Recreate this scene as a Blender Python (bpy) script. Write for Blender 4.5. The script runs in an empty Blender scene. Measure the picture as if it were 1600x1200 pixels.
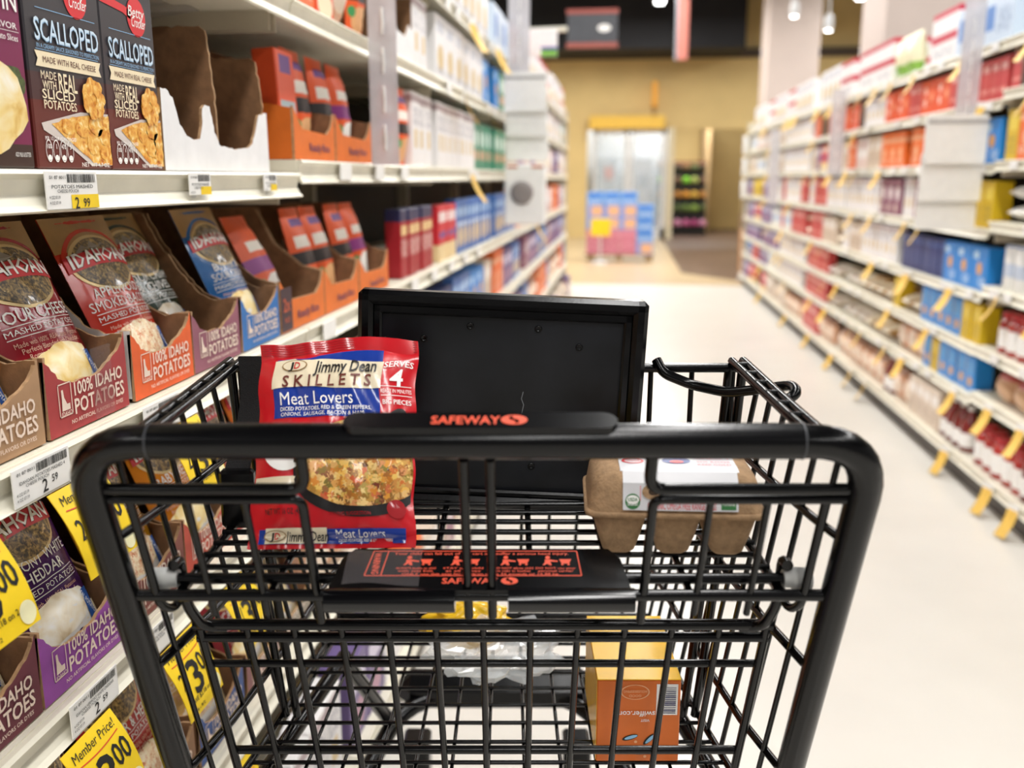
import bpy, bmesh, math, random
from mathutils import Matrix, Vector
random.seed(7)
sc = bpy.context.scene
COL = sc.collection
PI = math.pi
# ------------------------------------------------------------------ camera
EYE = 1.19
cam = bpy.data.cameras.new('camera'); cam_o = bpy.data.objects.new('camera', cam); COL.objects.link(cam_o)
cam.sensor_width = 36; cam.lens = 36*1459/1600; cam.clip_start = .05; cam.clip_end = 200
cam_o.location = (0, 0, EYE)
YAW = math.radians(6.717); PITCH = math.radians(12.483)
cam_o.rotation_euler = (PI/2-PITCH, 0, YAW)
cam.dof.use_dof = True; cam.dof.focus_distance = .93; cam.dof.aperture_fstop = 3.8
sc.camera = cam_o
# ------------------------------------------------------------------ world, lamps, exposure
w = bpy.data.worlds.new('world'); sc.world = w; w.use_nodes = True
w.node_tree.nodes['Background'].inputs[0].default_value = (1, .97, .93, 1)
w.node_tree.nodes['Background'].inputs[1].default_value = .17
sc.view_settings.view_transform = 'Standard'; sc.view_settings.look = 'None'
sc.view_settings.gamma = 1; sc.view_settings.use_curve_mapping = False
sc.view_settings.exposure = .25
LAMPS = [(x, y) for x in (-2.6, .5, 3.7) for y in (-4.2, -1.4, 1.4, 4.2, 7.0, 9.8, 12.6, 15.4)]
for (x, y) in LAMPS:
    L = bpy.data.lights.new('lamp_light', 'AREA'); L.shape = 'RECTANGLE'; L.size = .3; L.size_y = 2.3
    L.energy = (48 if abs(x-.5) < .1 else 40)*(1.75 if y > 12 else 1); L.color = (1, .985, .96)
    o = bpy.data.objects.new('lamp_light', L); COL.objects.link(o); o.location = (x, y, 3.95)
for (x, y, z, e) in ((.1, 20.2, 2.9, 48), (1.4, 20.4, 3.0, 80)):   # unseen fill lights added to brighten the vestibule (as daylight) and the recess
    L = bpy.data.lights.new('far_end_fill', 'AREA'); L.shape = 'RECTANGLE'; L.size = 1.2; L.size_y = .6; L.energy = e
    o = bpy.data.objects.new('far_end_fill', L); COL.objects.link(o); o.location = (x, y, z)

# ------------------------------------------------------------------ materials
def lin(h):
    if isinstance(h, str):
        h = h.lstrip('#'); h = [int(h[i:i+2], 16)/255 for i in (0, 2, 4)]
    return tuple((c/12.92 if c <= .04045 else ((c+.055)/1.055)**2.4) for c in h)+(1,)
MATS = {}
def mat(name, hexc, rough=.5, metal=0, var=.06, scale=30, bump=0, bscale=200, coat=0, alpha=1, trans=0, emit=0, spec=.5, ridge=0):
    if name in MATS: return MATS[name]
    m = bpy.data.materials.new(name); m.use_nodes = True; MATS[name] = m
    nt = m.node_tree; b = nt.nodes['Principled BSDF']; c = lin(hexc)
    b.inputs['Roughness'].default_value = rough; b.inputs['Metallic'].default_value = metal
    b.inputs['Coat Weight'].default_value = coat; b.inputs['Alpha'].default_value = alpha
    b.inputs['Transmission Weight'].default_value = trans; b.inputs['Specular IOR Level'].default_value = spec
    b.inputs['Base Color'].default_value = c
    tc = nt.nodes.new('ShaderNodeTexCoord')
    if var:
        n = nt.nodes.new('ShaderNodeTexNoise'); n.inputs['Scale'].default_value = scale; n.inputs['Detail'].default_value = 4
        r = nt.nodes.new('ShaderNodeValToRGB')
        r.color_ramp.elements[0].position = .3; r.color_ramp.elements[1].position = .7
        r.color_ramp.elements[0].color = tuple(max(0, x*(1-var*2)) for x in c[:3])+(1,)
        r.color_ramp.elements[1].color = tuple(min(1, x*(1+var)) for x in c[:3])+(1,)
        nt.links.new(tc.outputs['Object'], n.inputs['Vector']); nt.links.new(n.outputs['Fac'], r.inputs['Fac'])
        nt.links.new(r.outputs['Color'], b.inputs['Base Color'])
    if bump:
        n2 = nt.nodes.new('ShaderNodeTexNoise'); n2.inputs['Scale'].default_value = bscale; n2.inputs['Detail'].default_value = 3
        bm_ = nt.nodes.new('ShaderNodeBump'); bm_.inputs['Strength'].default_value = bump; bm_.inputs['Distance'].default_value = .002
        nt.links.new(tc.outputs['Object'], n2.inputs['Vector']); nt.links.new(n2.outputs['Fac'], bm_.inputs['Height'])
        nt.links.new(bm_.outputs['Normal'], b.inputs['Normal'])
    if ridge:
        n2 = nt.nodes.new('ShaderNodeTexNoise'); n2.noise_type = 'RIDGED_MULTIFRACTAL'; n2.inputs['Scale'].default_value = bscale; n2.inputs['Detail'].default_value = 2; n2.inputs['Distortion'].default_value = .4
        bm_ = nt.nodes.new('ShaderNodeBump'); bm_.inputs['Strength'].default_value = ridge; bm_.inputs['Distance'].default_value = .003
        nt.links.new(tc.outputs['Object'], n2.inputs['Vector']); nt.links.new(n2.outputs['Fac'], bm_.inputs['Height'])
        nt.links.new(bm_.outputs['Normal'], b.inputs['Normal'])
    if emit:
        b.inputs['Emission Color'].default_value = c; b.inputs['Emission Strength'].default_value = emit
    return m
def cells(name, cols, scale=120, rough=.35, coat=.3, noise=False, bump=.2):
    """printed food picture: irregular patches of several colours"""
    if name in MATS: return MATS[name]
    m = bpy.data.materials.new(name); m.use_nodes = True; MATS[name] = m
    nt = m.node_tree; b = nt.nodes['Principled BSDF']
    b.inputs['Roughness'].default_value = rough; b.inputs['Coat Weight'].default_value = coat
    tc = nt.nodes.new('ShaderNodeTexCoord')
    r = nt.nodes.new('ShaderNodeValToRGB')
    while len(r.color_ramp.elements) < len(cols): r.color_ramp.elements.new(.5)
    for i, c in enumerate(cols):
        r.color_ramp.elements[i].position = (i/(len(cols)-1)) if not noise else .28+.44*i/(len(cols)-1)
        r.color_ramp.elements[i].color = lin(c)
    n = nt.nodes.new('ShaderNodeTexNoise'); n.inputs['Scale'].default_value = scale*(.6 if noise else 1.5); n.inputs['Detail'].default_value = 3
    n.inputs['Distortion'].default_value = .6 if noise else .3
    nt.links.new(tc.outputs['Object'], n.inputs['Vector'])
    if noise:
        nt.links.new(n.outputs['Fac'], r.inputs['Fac'])
    else:
        mx = nt.nodes.new('ShaderNodeMix'); mx.data_type = 'RGBA'; mx.inputs[0].default_value = .012
        nt.links.new(tc.outputs['Object'], mx.inputs[6]); nt.links.new(n.outputs['Color'], mx.inputs[7])
        vo = nt.nodes.new('ShaderNodeTexVoronoi'); vo.inputs['Scale'].default_value = scale
        nt.links.new(mx.outputs[2], vo.inputs['Vector'])
        sp = nt.nodes.new('ShaderNodeSeparateColor'); nt.links.new(vo.outputs['Color'], sp.inputs[0])
        nt.links.new(sp.outputs[0], r.inputs['Fac'])
    nt.links.new(r.outputs['Color'], b.inputs['Base Color'])
    return m
def pack(name, base, parts, rough=.4, scale=1.0):
    """printed pack: base colour plus rectangles / ellipses of colour in the box's own 0..1 frame (x, z) and rows of small print.
       parts: ('r',x0,x1,z0,z1,col) ('e',cx,cz,rx,rz,col) ('t',x0,x1,z0,z1,col,rows)"""
    if name in MATS: return MATS[name]
    m = bpy.data.materials.new(name); m.use_nodes = True; MATS[name] = m
    nt = m.node_tree; b = nt.nodes['Principled BSDF']; b.inputs['Roughness'].default_value = rough
    tc = nt.nodes.new('ShaderNodeTexCoord'); sp = nt.nodes.new('ShaderNodeSeparateXYZ')
    nt.links.new(tc.outputs['Generated'], sp.inputs[0])
    def M(op, a, c):
        n = nt.nodes.new('ShaderNodeMath'); n.operation = op
        for i, q in enumerate((a, c)):
            if isinstance(q, (int, float)): n.inputs[i].default_value = q
            else: nt.links.new(q, n.inputs[i])
        return n.outputs[0]
    X, Z = sp.outputs[0], sp.outputs[2]
    cur = None
    for p in parts:
        if p[0] in 'rt':
            _, x0, x1, z0, z1, colr = p[:6]
            f = M('MULTIPLY', M('MULTIPLY', M('GREATER_THAN', X, x0), M('LESS_THAN', X, x1)), M('MULTIPLY', M('GREATER_THAN', Z, z0), M('LESS_THAN', Z, z1)))
            if p[0] == 't':
                n = nt.nodes.new('ShaderNodeTexNoise'); n.inputs['Scale'].default_value = 1; n.inputs['Detail'].default_value = 1
                mp = nt.nodes.new('ShaderNodeMapping'); mp.inputs['Scale'].default_value = (26, 3, p[6]*2.2)
                nt.links.new(tc.outputs['Generated'], mp.inputs[0]); nt.links.new(mp.outputs[0], n.inputs['Vector'])
                f = M('MULTIPLY', f, M('GREATER_THAN', n.outputs['Fac'], .52))
        else:
            _, cx, cz, rx, rz, colr = p
            dx = M('DIVIDE', M('SUBTRACT', X, cx), rx); dz = M('DIVIDE', M('SUBTRACT', Z, cz), rz)
            f = M('LESS_THAN', M('ADD', M('MULTIPLY', dx, dx), M('MULTIPLY', dz, dz)), 1.0)
        mx = nt.nodes.new('ShaderNodeMix'); mx.data_type = 'RGBA'
        nt.links.new(f, mx.inputs[0])
        if cur is None: mx.inputs[6].default_value = lin(base)
        else: nt.links.new(cur, mx.inputs[6])
        mx.inputs[7].default_value = lin(colr); cur = mx.outputs[2]
    if cur is None: b.inputs['Base Color'].default_value = lin(base)
    else: nt.links.new(cur, b.inputs['Base Color'])
    return m

# ------------------------------------------------------------------ mesh tools
TXT = {}
def text_geo(s, bold=0, res=2):
    k = (s, bold, res)
    if k in TXT: return TXT[k]
    cu = bpy.data.curves.new('t', 'FONT'); cu.body = s; cu.size = 1; cu.offset = bold; cu.resolution_u = res
    cu.align_x = 'LEFT'; cu.fill_mode = 'FRONT'
    ob = bpy.data.objects.new('t', cu); me = ob.to_mesh()
    V = [(v.co.x, v.co.y) for v in me.vertices]; Fc = [tuple(p.vertices) for p in me.polygons]
    ob.to_mesh_clear(); bpy.data.objects.remove(ob); bpy.data.curves.remove(cu)
    x0 = min([p[0] for p in V] or [0]); x1 = max([p[0] for p in V] or [1])
    V = [((x-x0), y) for x, y in V]
    TXT[k] = (V, Fc, x1-x0); return TXT[k]
def flat(u, v, l): return (u, -l, v)
class MB:
    def __init__(s): s.v = []; s.f = []; s.m = []; s.s = []; s.mats = []; s.fix = True
    def mi(s, m):
        if m not in s.mats: s.mats.append(m)
        return s.mats.index(m)
    def add(s, V, F, m, smooth=False, M=None):
        o = len(s.v); i = s.mi(m)
        s.v += [tuple(M @ Vector(p)) for p in V] if M else [tuple(p) for p in V]
        for f in F: s.f.append(tuple(a+o for a in f)); s.m.append(i); s.s.append(smooth)
        return s
    def box(s, x0, x1, y0, y1, z0, z1, m, b=0, M=None):
        c = ((x0+x1)/2, (y0+y1)/2, (z0+z1)/2); h = (abs(x1-x0)/2, abs(y1-y0)/2, abs(z1-z0)/2)
        if b <= 0:
            V = [(c[0]+i*h[0], c[1]+j*h[1], c[2]+k*h[2]) for i in (-1, 1) for j in (-1, 1) for k in (-1, 1)]
            return s.add(V, [(0, 1, 3, 2), (4, 6, 7, 5), (0, 4, 5, 1), (2, 3, 7, 6), (0, 2, 6, 4), (1, 5, 7, 3)], m, M=M)
        b = min(b, *[q*.9 for q in h]); V = []; ix = {}
        for i in (-1, 1):
            for j in (-1, 1):
                for k in (-1, 1):
                    sg = (i, j, k)
                    for ax in range(3):
                        ix[(i, j, k, ax)] = len(V)
                        V.append(tuple(c[a]+sg[a]*(h[a] if a == ax else h[a]-b) for a in range(3)))
        F = []
        for ax in range(3):
            o1, o2 = [a for a in range(3) if a != ax]
            for sg in (-1, 1):
                q = []
                for (p, r) in ((-1, -1), (1, -1), (1, 1), (-1, 1)):
                    t = [0]*3; t[ax] = sg; t[o1] = p; t[o2] = r; q.append(ix[(*t, ax)])
                F.append(tuple(q))
            for p in (-1, 1):
                for r in (-1, 1):
                    t0 = [0]*3; t0[ax] = -1; t0[o1] = p; t0[o2] = r; t1 = list(t0); t1[ax] = 1
                    F.append((ix[(*t0, o1)], ix[(*t1, o1)], ix[(*t1, o2)], ix[(*t0, o2)]))
        for i in (-1, 1):
            for j in (-1, 1):
                for k in (-1, 1): F.append(tuple(ix[(i, j, k, a)] for a in range(3)))
        return s.add(V, F, m, M=M)
    def tube(s, P, r, m, n=8, closed=False, cap=True, M=None):
        P = [Vector(p) for p in P]; N = len(P); V = []; F = []
        up = None
        for i in range(N):
            a = P[i-1] if (i > 0 or closed) else P[i]; c = P[(i+1) % N] if (i < N-1 or closed) else P[i]
            t = (c-a).normalized()
            if up is None: up = Vector((0, 0, 1)) if abs(t.z) < .9 else Vector((0, 1, 0))
            x = t.cross(up).normalized(); y = x.cross(t).normalized(); up = y
            rr = r[i] if isinstance(r, (list, tuple)) else r
            V += [P[i]+x*(rr*math.cos(2*PI*k/n))+y*(rr*math.sin(2*PI*k/n)) for k in range(n)]
        for i in range(N if closed else N-1):
            j = (i+1) % N
            F += [(i*n+k, i*n+(k+1) % n, j*n+(k+1) % n, j*n+k) for k in range(n)]
        s.add(V, F, m, True, M)
        if cap and not closed: s.add(V[:n], [tuple(range(n))], m, M=M); s.add(V[-n:], [tuple(range(n))], m, M=M)
        return s
    def lathe(s, prof, m, n=14, M=None, smooth=True):
        V = []; F = []
        for (r, z) in prof: V += [(r*math.cos(2*PI*k/n), r*math.sin(2*PI*k/n), z) for k in range(n)]
        for i in range(len(prof)-1): F += [(i*n+k, i*n+(k+1) % n, (i+1)*n+(k+1) % n, (i+1)*n+k) for k in range(n)]
        F2 = [tuple(range(n)), tuple(range((len(prof)-1)*n, len(prof)*n))]
        s.add(V, F, m, smooth, M); s.add(V, F2, m, False, M); return s
    def grid(s, fn, nu, nv, m, smooth=True):
        V = [fn(i/nu, j/nv) for j in range(nv+1) for i in range(nu+1)]
        F = [(j*(nu+1)+i, j*(nu+1)+i+1, (j+1)*(nu+1)+i+1, (j+1)*(nu+1)+i) for j in range(nv) for i in range(nu)]
        return s.add(V, F, m, smooth)
    def rect(s, u0, u1, v0, v1, m, mp=flat, l=.0006, nu=1, nv=1):
        return s.grid(lambda a, b: mp(u0+(u1-u0)*a, v0+(v1-v0)*b, l), nu, nv, m)
    def ell(s, cu, cv, ru, rv, m, mp=flat, l=.0008, seg=24, rings=2, inner=0, wob=0, rot=0, a0=0, a1=2*PI):
        V = []; F = []; ph = random.random()*6
        n = seg+1 if a1-a0 < 2*PI-.01 else seg
        rs = [inner+(1-inner)*i/rings for i in range(rings+1)]
        for q in rs:
            for k in range(n):
                a = a0+(a1-a0)*k/seg; w_ = 1+wob*(math.sin(3*a+ph)+.7*math.sin(7*a+2*ph)+.5*math.sin(12*a))
                x, y = ru*q*math.cos(a)*w_, rv*q*math.sin(a)*w_
                V.append(mp(cu+x*math.cos(rot)-y*math.sin(rot), cv+x*math.sin(rot)+y*math.cos(rot), l))
        for i in range(rings):
            for k in range(seg):
                k2 = (k+1) % n
                F.append((i*n+k, i*n+k2, (i+1)*n+k2, (i+1)*n+k))
        return s.add(V, F, m, True)
    def poly(s, pts, m, mp=flat, l=.0008):
        return s.add([mp(u, v, l) for u, v in pts], [tuple(range(len(pts)))], m)
    def text(s, st, cu, cv, h, m, mp=flat, l=.0012, width=None, bold=.01, align='C', rot=0, shear=0, arc=0, res=2):
        V, F, W = text_geo(st, 0 if 'M' in st else min(bold, .02), res)
        k = h/.72; kx = (width/W if width else k)
        off = {'C': -W*kx/2, 'L': 0, 'R': -W*kx}[align]
        O = []
        for (x, y) in V:
            X = x*kx+off+shear*y*k; Y = y*k-h/2
            if arc: Y += arc*(1-(2*(x*kx+off)/(W*kx))**2)
            O.append(mp(cu+X*math.cos(rot)-Y*math.sin(rot), cv+X*math.sin(rot)+Y*math.cos(rot), l))
        return s.add(O, F, m)
    def prism(s, pts, t, m_front, m_back=None, m_edge=None, mp=lambda u, v, l: (u, l, v)):
        """outline pts in (u,v), from l=0 (front) to l=t (back)"""
        n = len(pts)
        A = [mp(u, v, 0) for u, v in pts]; B = [mp(u, v, t) for u, v in pts]
        s.add(A, [tuple(range(n))], m_front); s.add(B, [tuple(reversed(range(n)))], m_back or m_front)
        s.add(A+B, [(i, (i+1) % n, n+(i+1) % n, n+i) for i in range(n)], m_edge or m_front); return s
    def mesh(s, name):
        me = bpy.data.meshes.new(name); me.from_pydata(s.v, [], s.f)
        for m in s.mats: me.materials.append(m)
        me.polygons.foreach_set('material_index', s.m); me.polygons.foreach_set('use_smooth', s.s)
        if s.fix:
            bm_ = bmesh.new(); bm_.from_mesh(me); bmesh.ops.recalc_face_normals(bm_, faces=bm_.faces); bm_.to_mesh(me); bm_.free()
        me.update(); return me
    def build(s, name, parent=None, loc=None, rz=0, label=None):
        return link(name, s.mesh(name), parent, loc, rz, label)
def link(name, me, parent=None, loc=None, rz=0, label=None):
    o = bpy.data.objects.new(name, me); COL.objects.link(o)
    if parent: o.parent = parent
    if loc: o.location = loc
    if rz: o.rotation_euler = (0, 0, rz)
    if label: o['label'] = label
    return o
def thing(name, label, cat, loc=(0, 0, 0), rz=0, group=None):
    return tag(link(name, None, None, loc, rz), label, cat, group)
def tag(o, label, cat, group=None):
    o['label'] = label; o['category'] = cat
    if group: o['group'] = group
    return o
def struct(o): o['kind'] = 'structure'; return o
def copy_tree(o, parent=None):
    c = o.copy(); COL.objects.link(c); c.parent = parent
    for ch in o.children: copy_tree(ch, c)
    return c
def jag(pts, amp, step):
    """torn outline: resample a polyline with small random offsets"""
    out = []
    for (a, b) in zip(pts[:-1], pts[1:]):
        n = max(1, int(math.hypot(b[0]-a[0], b[1]-a[1])/step))
        for i in range(n):
            t = i/n; out.append((a[0]+(b[0]-a[0])*t+(random.uniform(-amp, amp) if i else 0), a[1]+(b[1]-a[1])*t+(random.uniform(-amp, amp) if i else 0)))
    return out+[pts[-1]]
def smooth_path(pts, r, n=5):
    """round the inner corners of a polyline"""
    P = [Vector(p) for p in pts]; out = [P[0]]
    for a, b, c in zip(P[:-2], P[1:-1], P[2:]):
        d1 = (a-b); d2 = (c-b); k = min(r, d1.length*.49, d2.length*.49)
        p, q = b+d1.normalized()*k, b+d2.normalized()*k
        for i in range(n+1):
            t = i/n; out.append(p*(1-t)**2+b*2*t*(1-t)+q*t*t)
    return out+[P[-1]]

# common materials
BLACK = mat('black_enamel', '#050506', .2, var=.15, scale=60, bump=.04, bscale=400, spec=.3)
BLACKP = mat('black_plastic', '#070709', .2, var=.2, scale=25, bump=.03, bscale=300, spec=.28)
PANEL = mat('scuffed_black_plastic', '#15171c', .33, var=.4, scale=14, bump=.05, bscale=60, spec=.35)
CREAM = mat('cream_painted_steel', '#e9e4d2', .38, var=.04, scale=20)
CREAMD = mat('beige_painted_steel', '#cfc6b2', .5, var=.05, scale=12)
KRAFT = mat('brown_cardboard', '#8a6444', .85, var=.12, scale=60, bump=.15, bscale=300)
KRAFTL = mat('torn_cardboard_edge', '#b5906a', .9, var=.15, scale=120)
WHITE = mat('white_paper', '#f2f0ec', .6, var=.02)
WCARD = mat('white_card', '#eeedee', .55, var=.03)
INK = mat('black_ink', '#141414', .6, var=0)
GREYINK = mat('grey_ink', '#6b6b6b', .6, var=0)
YEL = mat('yellow_tag_card', '#f7d21c', .5, var=.03)
REDINK = mat('red_ink', '#d8402c', .5, var=0)
CLEAR = mat('clear_plastic', '#a9a2a4', .08, var=0, alpha=.12, coat=.6)
CREAMP = mat('cream_print', '#f3e3c0', .45, var=.03)
WPR = mat('white_print', '#f6f4f0', .45, var=0)
# ------------------------------------------------------------------ the setting
FLOORM = mat('polished_floor', '#e6e1d8', .3, var=.02, scale=3, spec=.35)
TAN = mat('tan_floor', '#c9b18c', .3, var=.04, scale=4)
BROWN = mat('brown_floor', '#6b5444', .4, var=.08, scale=5)
OCHRE = mat('ochre_wall', '#e2c687', .7, var=.03, scale=2)
PINKB = mat('beige_column_paint', '#cdbdb4', .6, var=.02, scale=3)
DARKC = mat('black_ceiling', '#17171a', .8, var=.2, scale=1)
DBROWN = mat('dark_brown_trim', '#4a3a28', .6)
DOORW = mat('white_door_metal', '#d9d9d6', .35)
GLASS = mat('door_glass', '#cfd9de', .1, var=.05, scale=2, alpha=.35)
def sbox(name, x0, x1, y0, y1, z0, z1, m, b=0, parent=None):
    o = MB().box(x0, x1, y0, y1, z0, z1, m, b).build(name, parent)
    return o if parent else struct(o)
sbox('floor', -9, 12, -7, 10.7, -.1, 0, FLOORM)
f2 = sbox('floor', -9, 12, 10.7, 23, -.1, 0, TAN)
mb = MB(); mb.prism([(.75, 12.1), (1.5, 11.0), (3.5, 11.0), (3.5, 22.9), (.75, 22.9)], .004, BROWN, mp=lambda u, v, l: (u, v, l)); struct(mb.build('floor'))
sbox('ceiling', -9, 12, -7, 23, 4.7, 4.8, DARKC)
sbox('wall_far', -9, .92, 19, 19.2, 2.1, 4.7, OCHRE)
sbox('wall_far', .92, 12, 19, 19.2, 2.1, 4.7, OCHRE)
sbox('wall_far', -9, -.75, 19, 19.2, 0, 2.1, OCHRE)
sbox('wall_far', 2.3, 12, 19, 19.2, 0, 2.1, OCHRE)
sbox('wall_back', -9, 12, 22.8, 23, 0, 2.6, OCHRE)
sbox('wall_recess', 1.72, 1.82, 21, 22.8, 0, 2.4, mat('tan_wall', '#c9ab7e', .7))
sbox('trim_1', -9, 12, 18.9, 19.0, 3.40, 3.56, DBROWN)
sbox('ceiling_bulkhead', -9, 2.05, 17.6, 18.85, 3.42, 4.7, DARKC)
# doors to the vestibule
for i, (x0, x1) in enumerate(((-.62, .08), (.10, .80))):
    fr = MB(); fr.box(x0, x0+.06, 18.86, 18.95, 0, 2.1, DOORW); fr.box(x1-.09, x1, 18.86, 18.95, 0, 2.1, DOORW)
    fr.box(x0, x1, 18.86, 18.95, 2.02, 2.1, DOORW); fr.box(x0, x1, 18.86, 18.95, 0, .2, DOORW)
    d = struct(fr.build('door_%d' % (i+1)))
    MB().box(x0+.06, x1-.09, 18.9, 18.91, .2, 2.02, GLASS).build('pane', d)
sbox('wall_vestibule', -1.2, .9, 21, 21.2, 0, 2.3, mat('pale_vestibule', '#cfd3d6', .6))
sbox('trim_2', .82, .94, 18.8, 19.1, 0, 2.12, mat('cream_jamb', '#dccfae', .5))
for i, (x, y, wd) in enumerate(((2.42, 15.2, .74), (2.55, 9.0, .84))):
    sbox('column_%d' % (i+1), x-wd/2, x+wd/2, y-wd/2, y+wd/2, 0, 4.7, PINKB, .01)
o = tag(MB().box(-.7, .74, 18.72, 18.86, 2.1, 2.34, mat('bright_yellow_sign', '#f3c54a', .5), .01).build('door_header_sign'), 'bright yellow band over the white framed glass doors', 'sign')
t = thing('wall_blade_sign', 'small orange yellow blade projecting from the ochre wall', 'sign', (.53, 18.98, 2.5))
MB().box(-.05, .05, -.42, -.02, 0, .46, mat('orange_blade', '#f0a92c', .5), .01).build('blade', t)
MB().box(-.02, .02, -.03, .01, .1, .34, DBROWN).build('bracket', t)
t = thing('hanging_banner_pole', 'narrow dusty red banner hanging from the black ceiling edge-on', 'banner', (.77, 14.2, 2.82))
MB().box(-.075, .075, -.05, .05, 0, 1.88, mat('dusty_red', '#b56a5c', .6), .01).build('banner', t)
MB().box(-.105, -.075, -.05, .05, 0, 1.88, mat('banner_grey', '#8d8f96', .5)).build('back_rail', t)
t = thing('aisle_sign', 'dark grey hanging aisle sign with red brown borders on white arm', 'sign', (-.30, 8.3, 2.27))
MB().box(-.21, .21, -.025, .025, 0, .27, mat('sign_grey', '#4b4d52', .5), .006).build('board', t)
MB().box(-.215, .215, -.03, .03, .25, .285, mat('sign_red', '#a3564c', .5)).build('border', t)
MB().box(-.215, .215, -.03, .03, -.015, .02, mat('sign_red', '#a3564c', .5)).build('border', t)
mb = MB(); mb.ell(.1, .135, .055, .03, WPR, lambda u, v, l: (u, -.026-l, v)); mb.build('emblem', t)
MB().tube([(-.21, 0, .135), (-.62, 0, .135), (-.62, 0, -.5)], .022, CREAM).build('arm', t)
# ceiling light fixtures
LAMPM = mat('lamp_diffuser', '#ffffff', .5, var=0, emit=9)
HOUS = mat('lamp_housing', '#dddddd', .5)
first = None
for (x, y) in LAMPS:
    if y < 0: continue
    if first is None:
        t = thing('ceiling_light', 'long white linear light hung under the black ceiling', 'ceiling light', (x, y, 3.97), 0, 'linear ceiling lights')
        MB().box(-.09, .09, -1.2, 1.2, .03, .1, HOUS, .01).build('housing', t)
        MB().box(-.07, .07, -1.18, 1.18, .012, .03, LAMPM).build('diffuser', t)
        for yy in (-.8, .8): MB().tube([(0, yy, .1), (0, yy, .73)], .006, HOUS, 6).build('rod', t)
        first = t
    else:
        c = copy_tree(first); c.location = (x, y, 3.97)
for (x, y, z) in ((2.02, 12.5, 3.2), (2.3, 11.8, 2.93)):
    t = thing('spotlight', 'small white spotlight hanging near the far beige columns', 'spotlight', (x, y, z), 0, 'small white spotlights')
    MB().lathe([(.03, .1), (.05, .06), (.055, -.06), (.045, -.08)], HOUS).build('can', t)
    MB().lathe([(.04, -.08), (.04, -.085)], LAMPM).build('lens', t)
    MB().tube([(0, 0, .1), (0, 0, 4.7-z)], .008, HOUS, 6).build('stem', t)

# ------------------------------------------------------------------ gondolas
RAIL = [(-.004, 0), (-.007, -.004), (-.001, -.009), (.002, -.022), (-.003, -.032), (-.008, -.037), (-.005, -.039), (.005, -.033), (.009, -.002)]
KICK = mat('dark_kick_plate', '#4b443e', .5)
def gondola(label, side, lat, bays, depth, deck, base_out, top):
    y0, y1 = bays[0][0], bays[-1][1]
    g = thing('gondola_shelving', label, 'shelving', (lat, y0, 0))
    def X(d): return side*d
    def bx(mb, d0, d1, ya, yb, z0, z1, m, b=0): return mb.box(min(X(d0), X(d1)), max(X(d0), X(d1)), ya-y0, yb-y0, z0, z1, m, b)
    bx(MB(), depth, depth+.02, y0, y1, .05, top, mat('dark_pegboard', '#4b443b', .7)).build('back_panel', g)
    bx(MB(), -base_out+.03, depth, y0, y1, 0, deck-.03, KICK).build('kick_plate', g)
    for (a, b_, zs) in bays:
        bx(MB(), depth-.04, depth, a-.015, a+.015, .05, top, CREAMD).build('upright', g)
        for z in [deck]+zs:
            ex = base_out if z == deck else 0
            sh = bx(MB(), -ex+.004, depth, a+.002, b_-.002, z-.02, z, CREAM).build('shelf', g)
            mb = MB(); mb.prism([(X(d-ex), z+h) for d, h in RAIL], b_-a-.006, CREAM, mp=lambda u, v, l: (u, a-y0+.003+l, v))
            mb.build('price_rail', sh)
            for yy in (a+.01, b_-.016):
                bx(MB(), .03, depth, yy, yy+.004, z-.05, z-.02, CREAMD).build('bracket', sh)
    bx(MB(), -.0, depth, y1, y1+.02, .05, top, CREAMD).build('end_panel', g)
    return g
LZ1 = [.42, .690, .942, 1.197, 1.465, 1.70]
LZ = [.42, .69, .942, 1.218, 1.465, 1.70]
LB = [(.287, 1.507, LZ1)]+[(1.507+1.22*k, 2.727+1.22*k, LZ) for k in range(6)]
RZ = [.36, .555, .76, 1.0, 1.24, 1.47, 1.68]
RZ1 = [.38, .56, .79, 1.03, 1.25, 1.5, 1.68]
RB = [(1.9, 3.73, RZ1)]+[(3.73+1.22*k, 4.95+1.22*k, RZ) for k in range(6)]
LLAT, RLAT = -.528, 1.36
gl = gondola('cream steel shelving run stocked with potato pouches beside the cart', -1, LLAT, LB, .42, .13, .06, 1.78)
gr = gondola('cream steel shelving run across the aisle from the shopping cart', 1, RLAT, RB, .42, .12, .02, 1.78)
# ------------------------------------------------------------------ shopping cart
# cart frame: x right of the cart's middle, f forward from the lens, d below the eye
CX = -.025
cart = thing('shopping_cart', 'black wire shopping cart with curved tube handle and child seat', 'shopping cart', (CX*math.cos(YAW), CX*math.sin(YAW), 0), YAW)
def C(x, f, d): return (x, f, EYE-d)
LEAN = .38
def FL(d, s=.629): return s+LEAN*(d-.185)
def wire(pts, r, parent, name='wire', n=7, round_=0):
    return MB().tube(smooth_path([C(*p) for p in pts], round_) if round_ else [C(*p) for p in pts], r, BLACK, n).build(name, parent)
# handle tube frame down to the base
HX = .2800; HD = .1795
pts = [(-HX, FL(1.0), 1.0), (-HX, FL(HD), HD), (HX, FL(HD), HD), (HX, FL(1.0), 1.0)]
MB().tube(smooth_path([C(*p) for p in pts], .05, 8), .0124, BLACK, 16).build('handle_frame', cart)
grip = MB().tube([C(x, FL(HD), HD) for x in (-.226, -.2, 0, .2, .2267)], .0128, BLACKP, 20).build('grip_sleeve', cart)
for sx in (-1, 1): MB().tube([C(sx*.2262, FL(HD), HD), C(sx*.2275, FL(HD), HD)], .0131, mat('grey_seam', '#3a3c40', .5), 20).build('seam_ring', grip)
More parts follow.
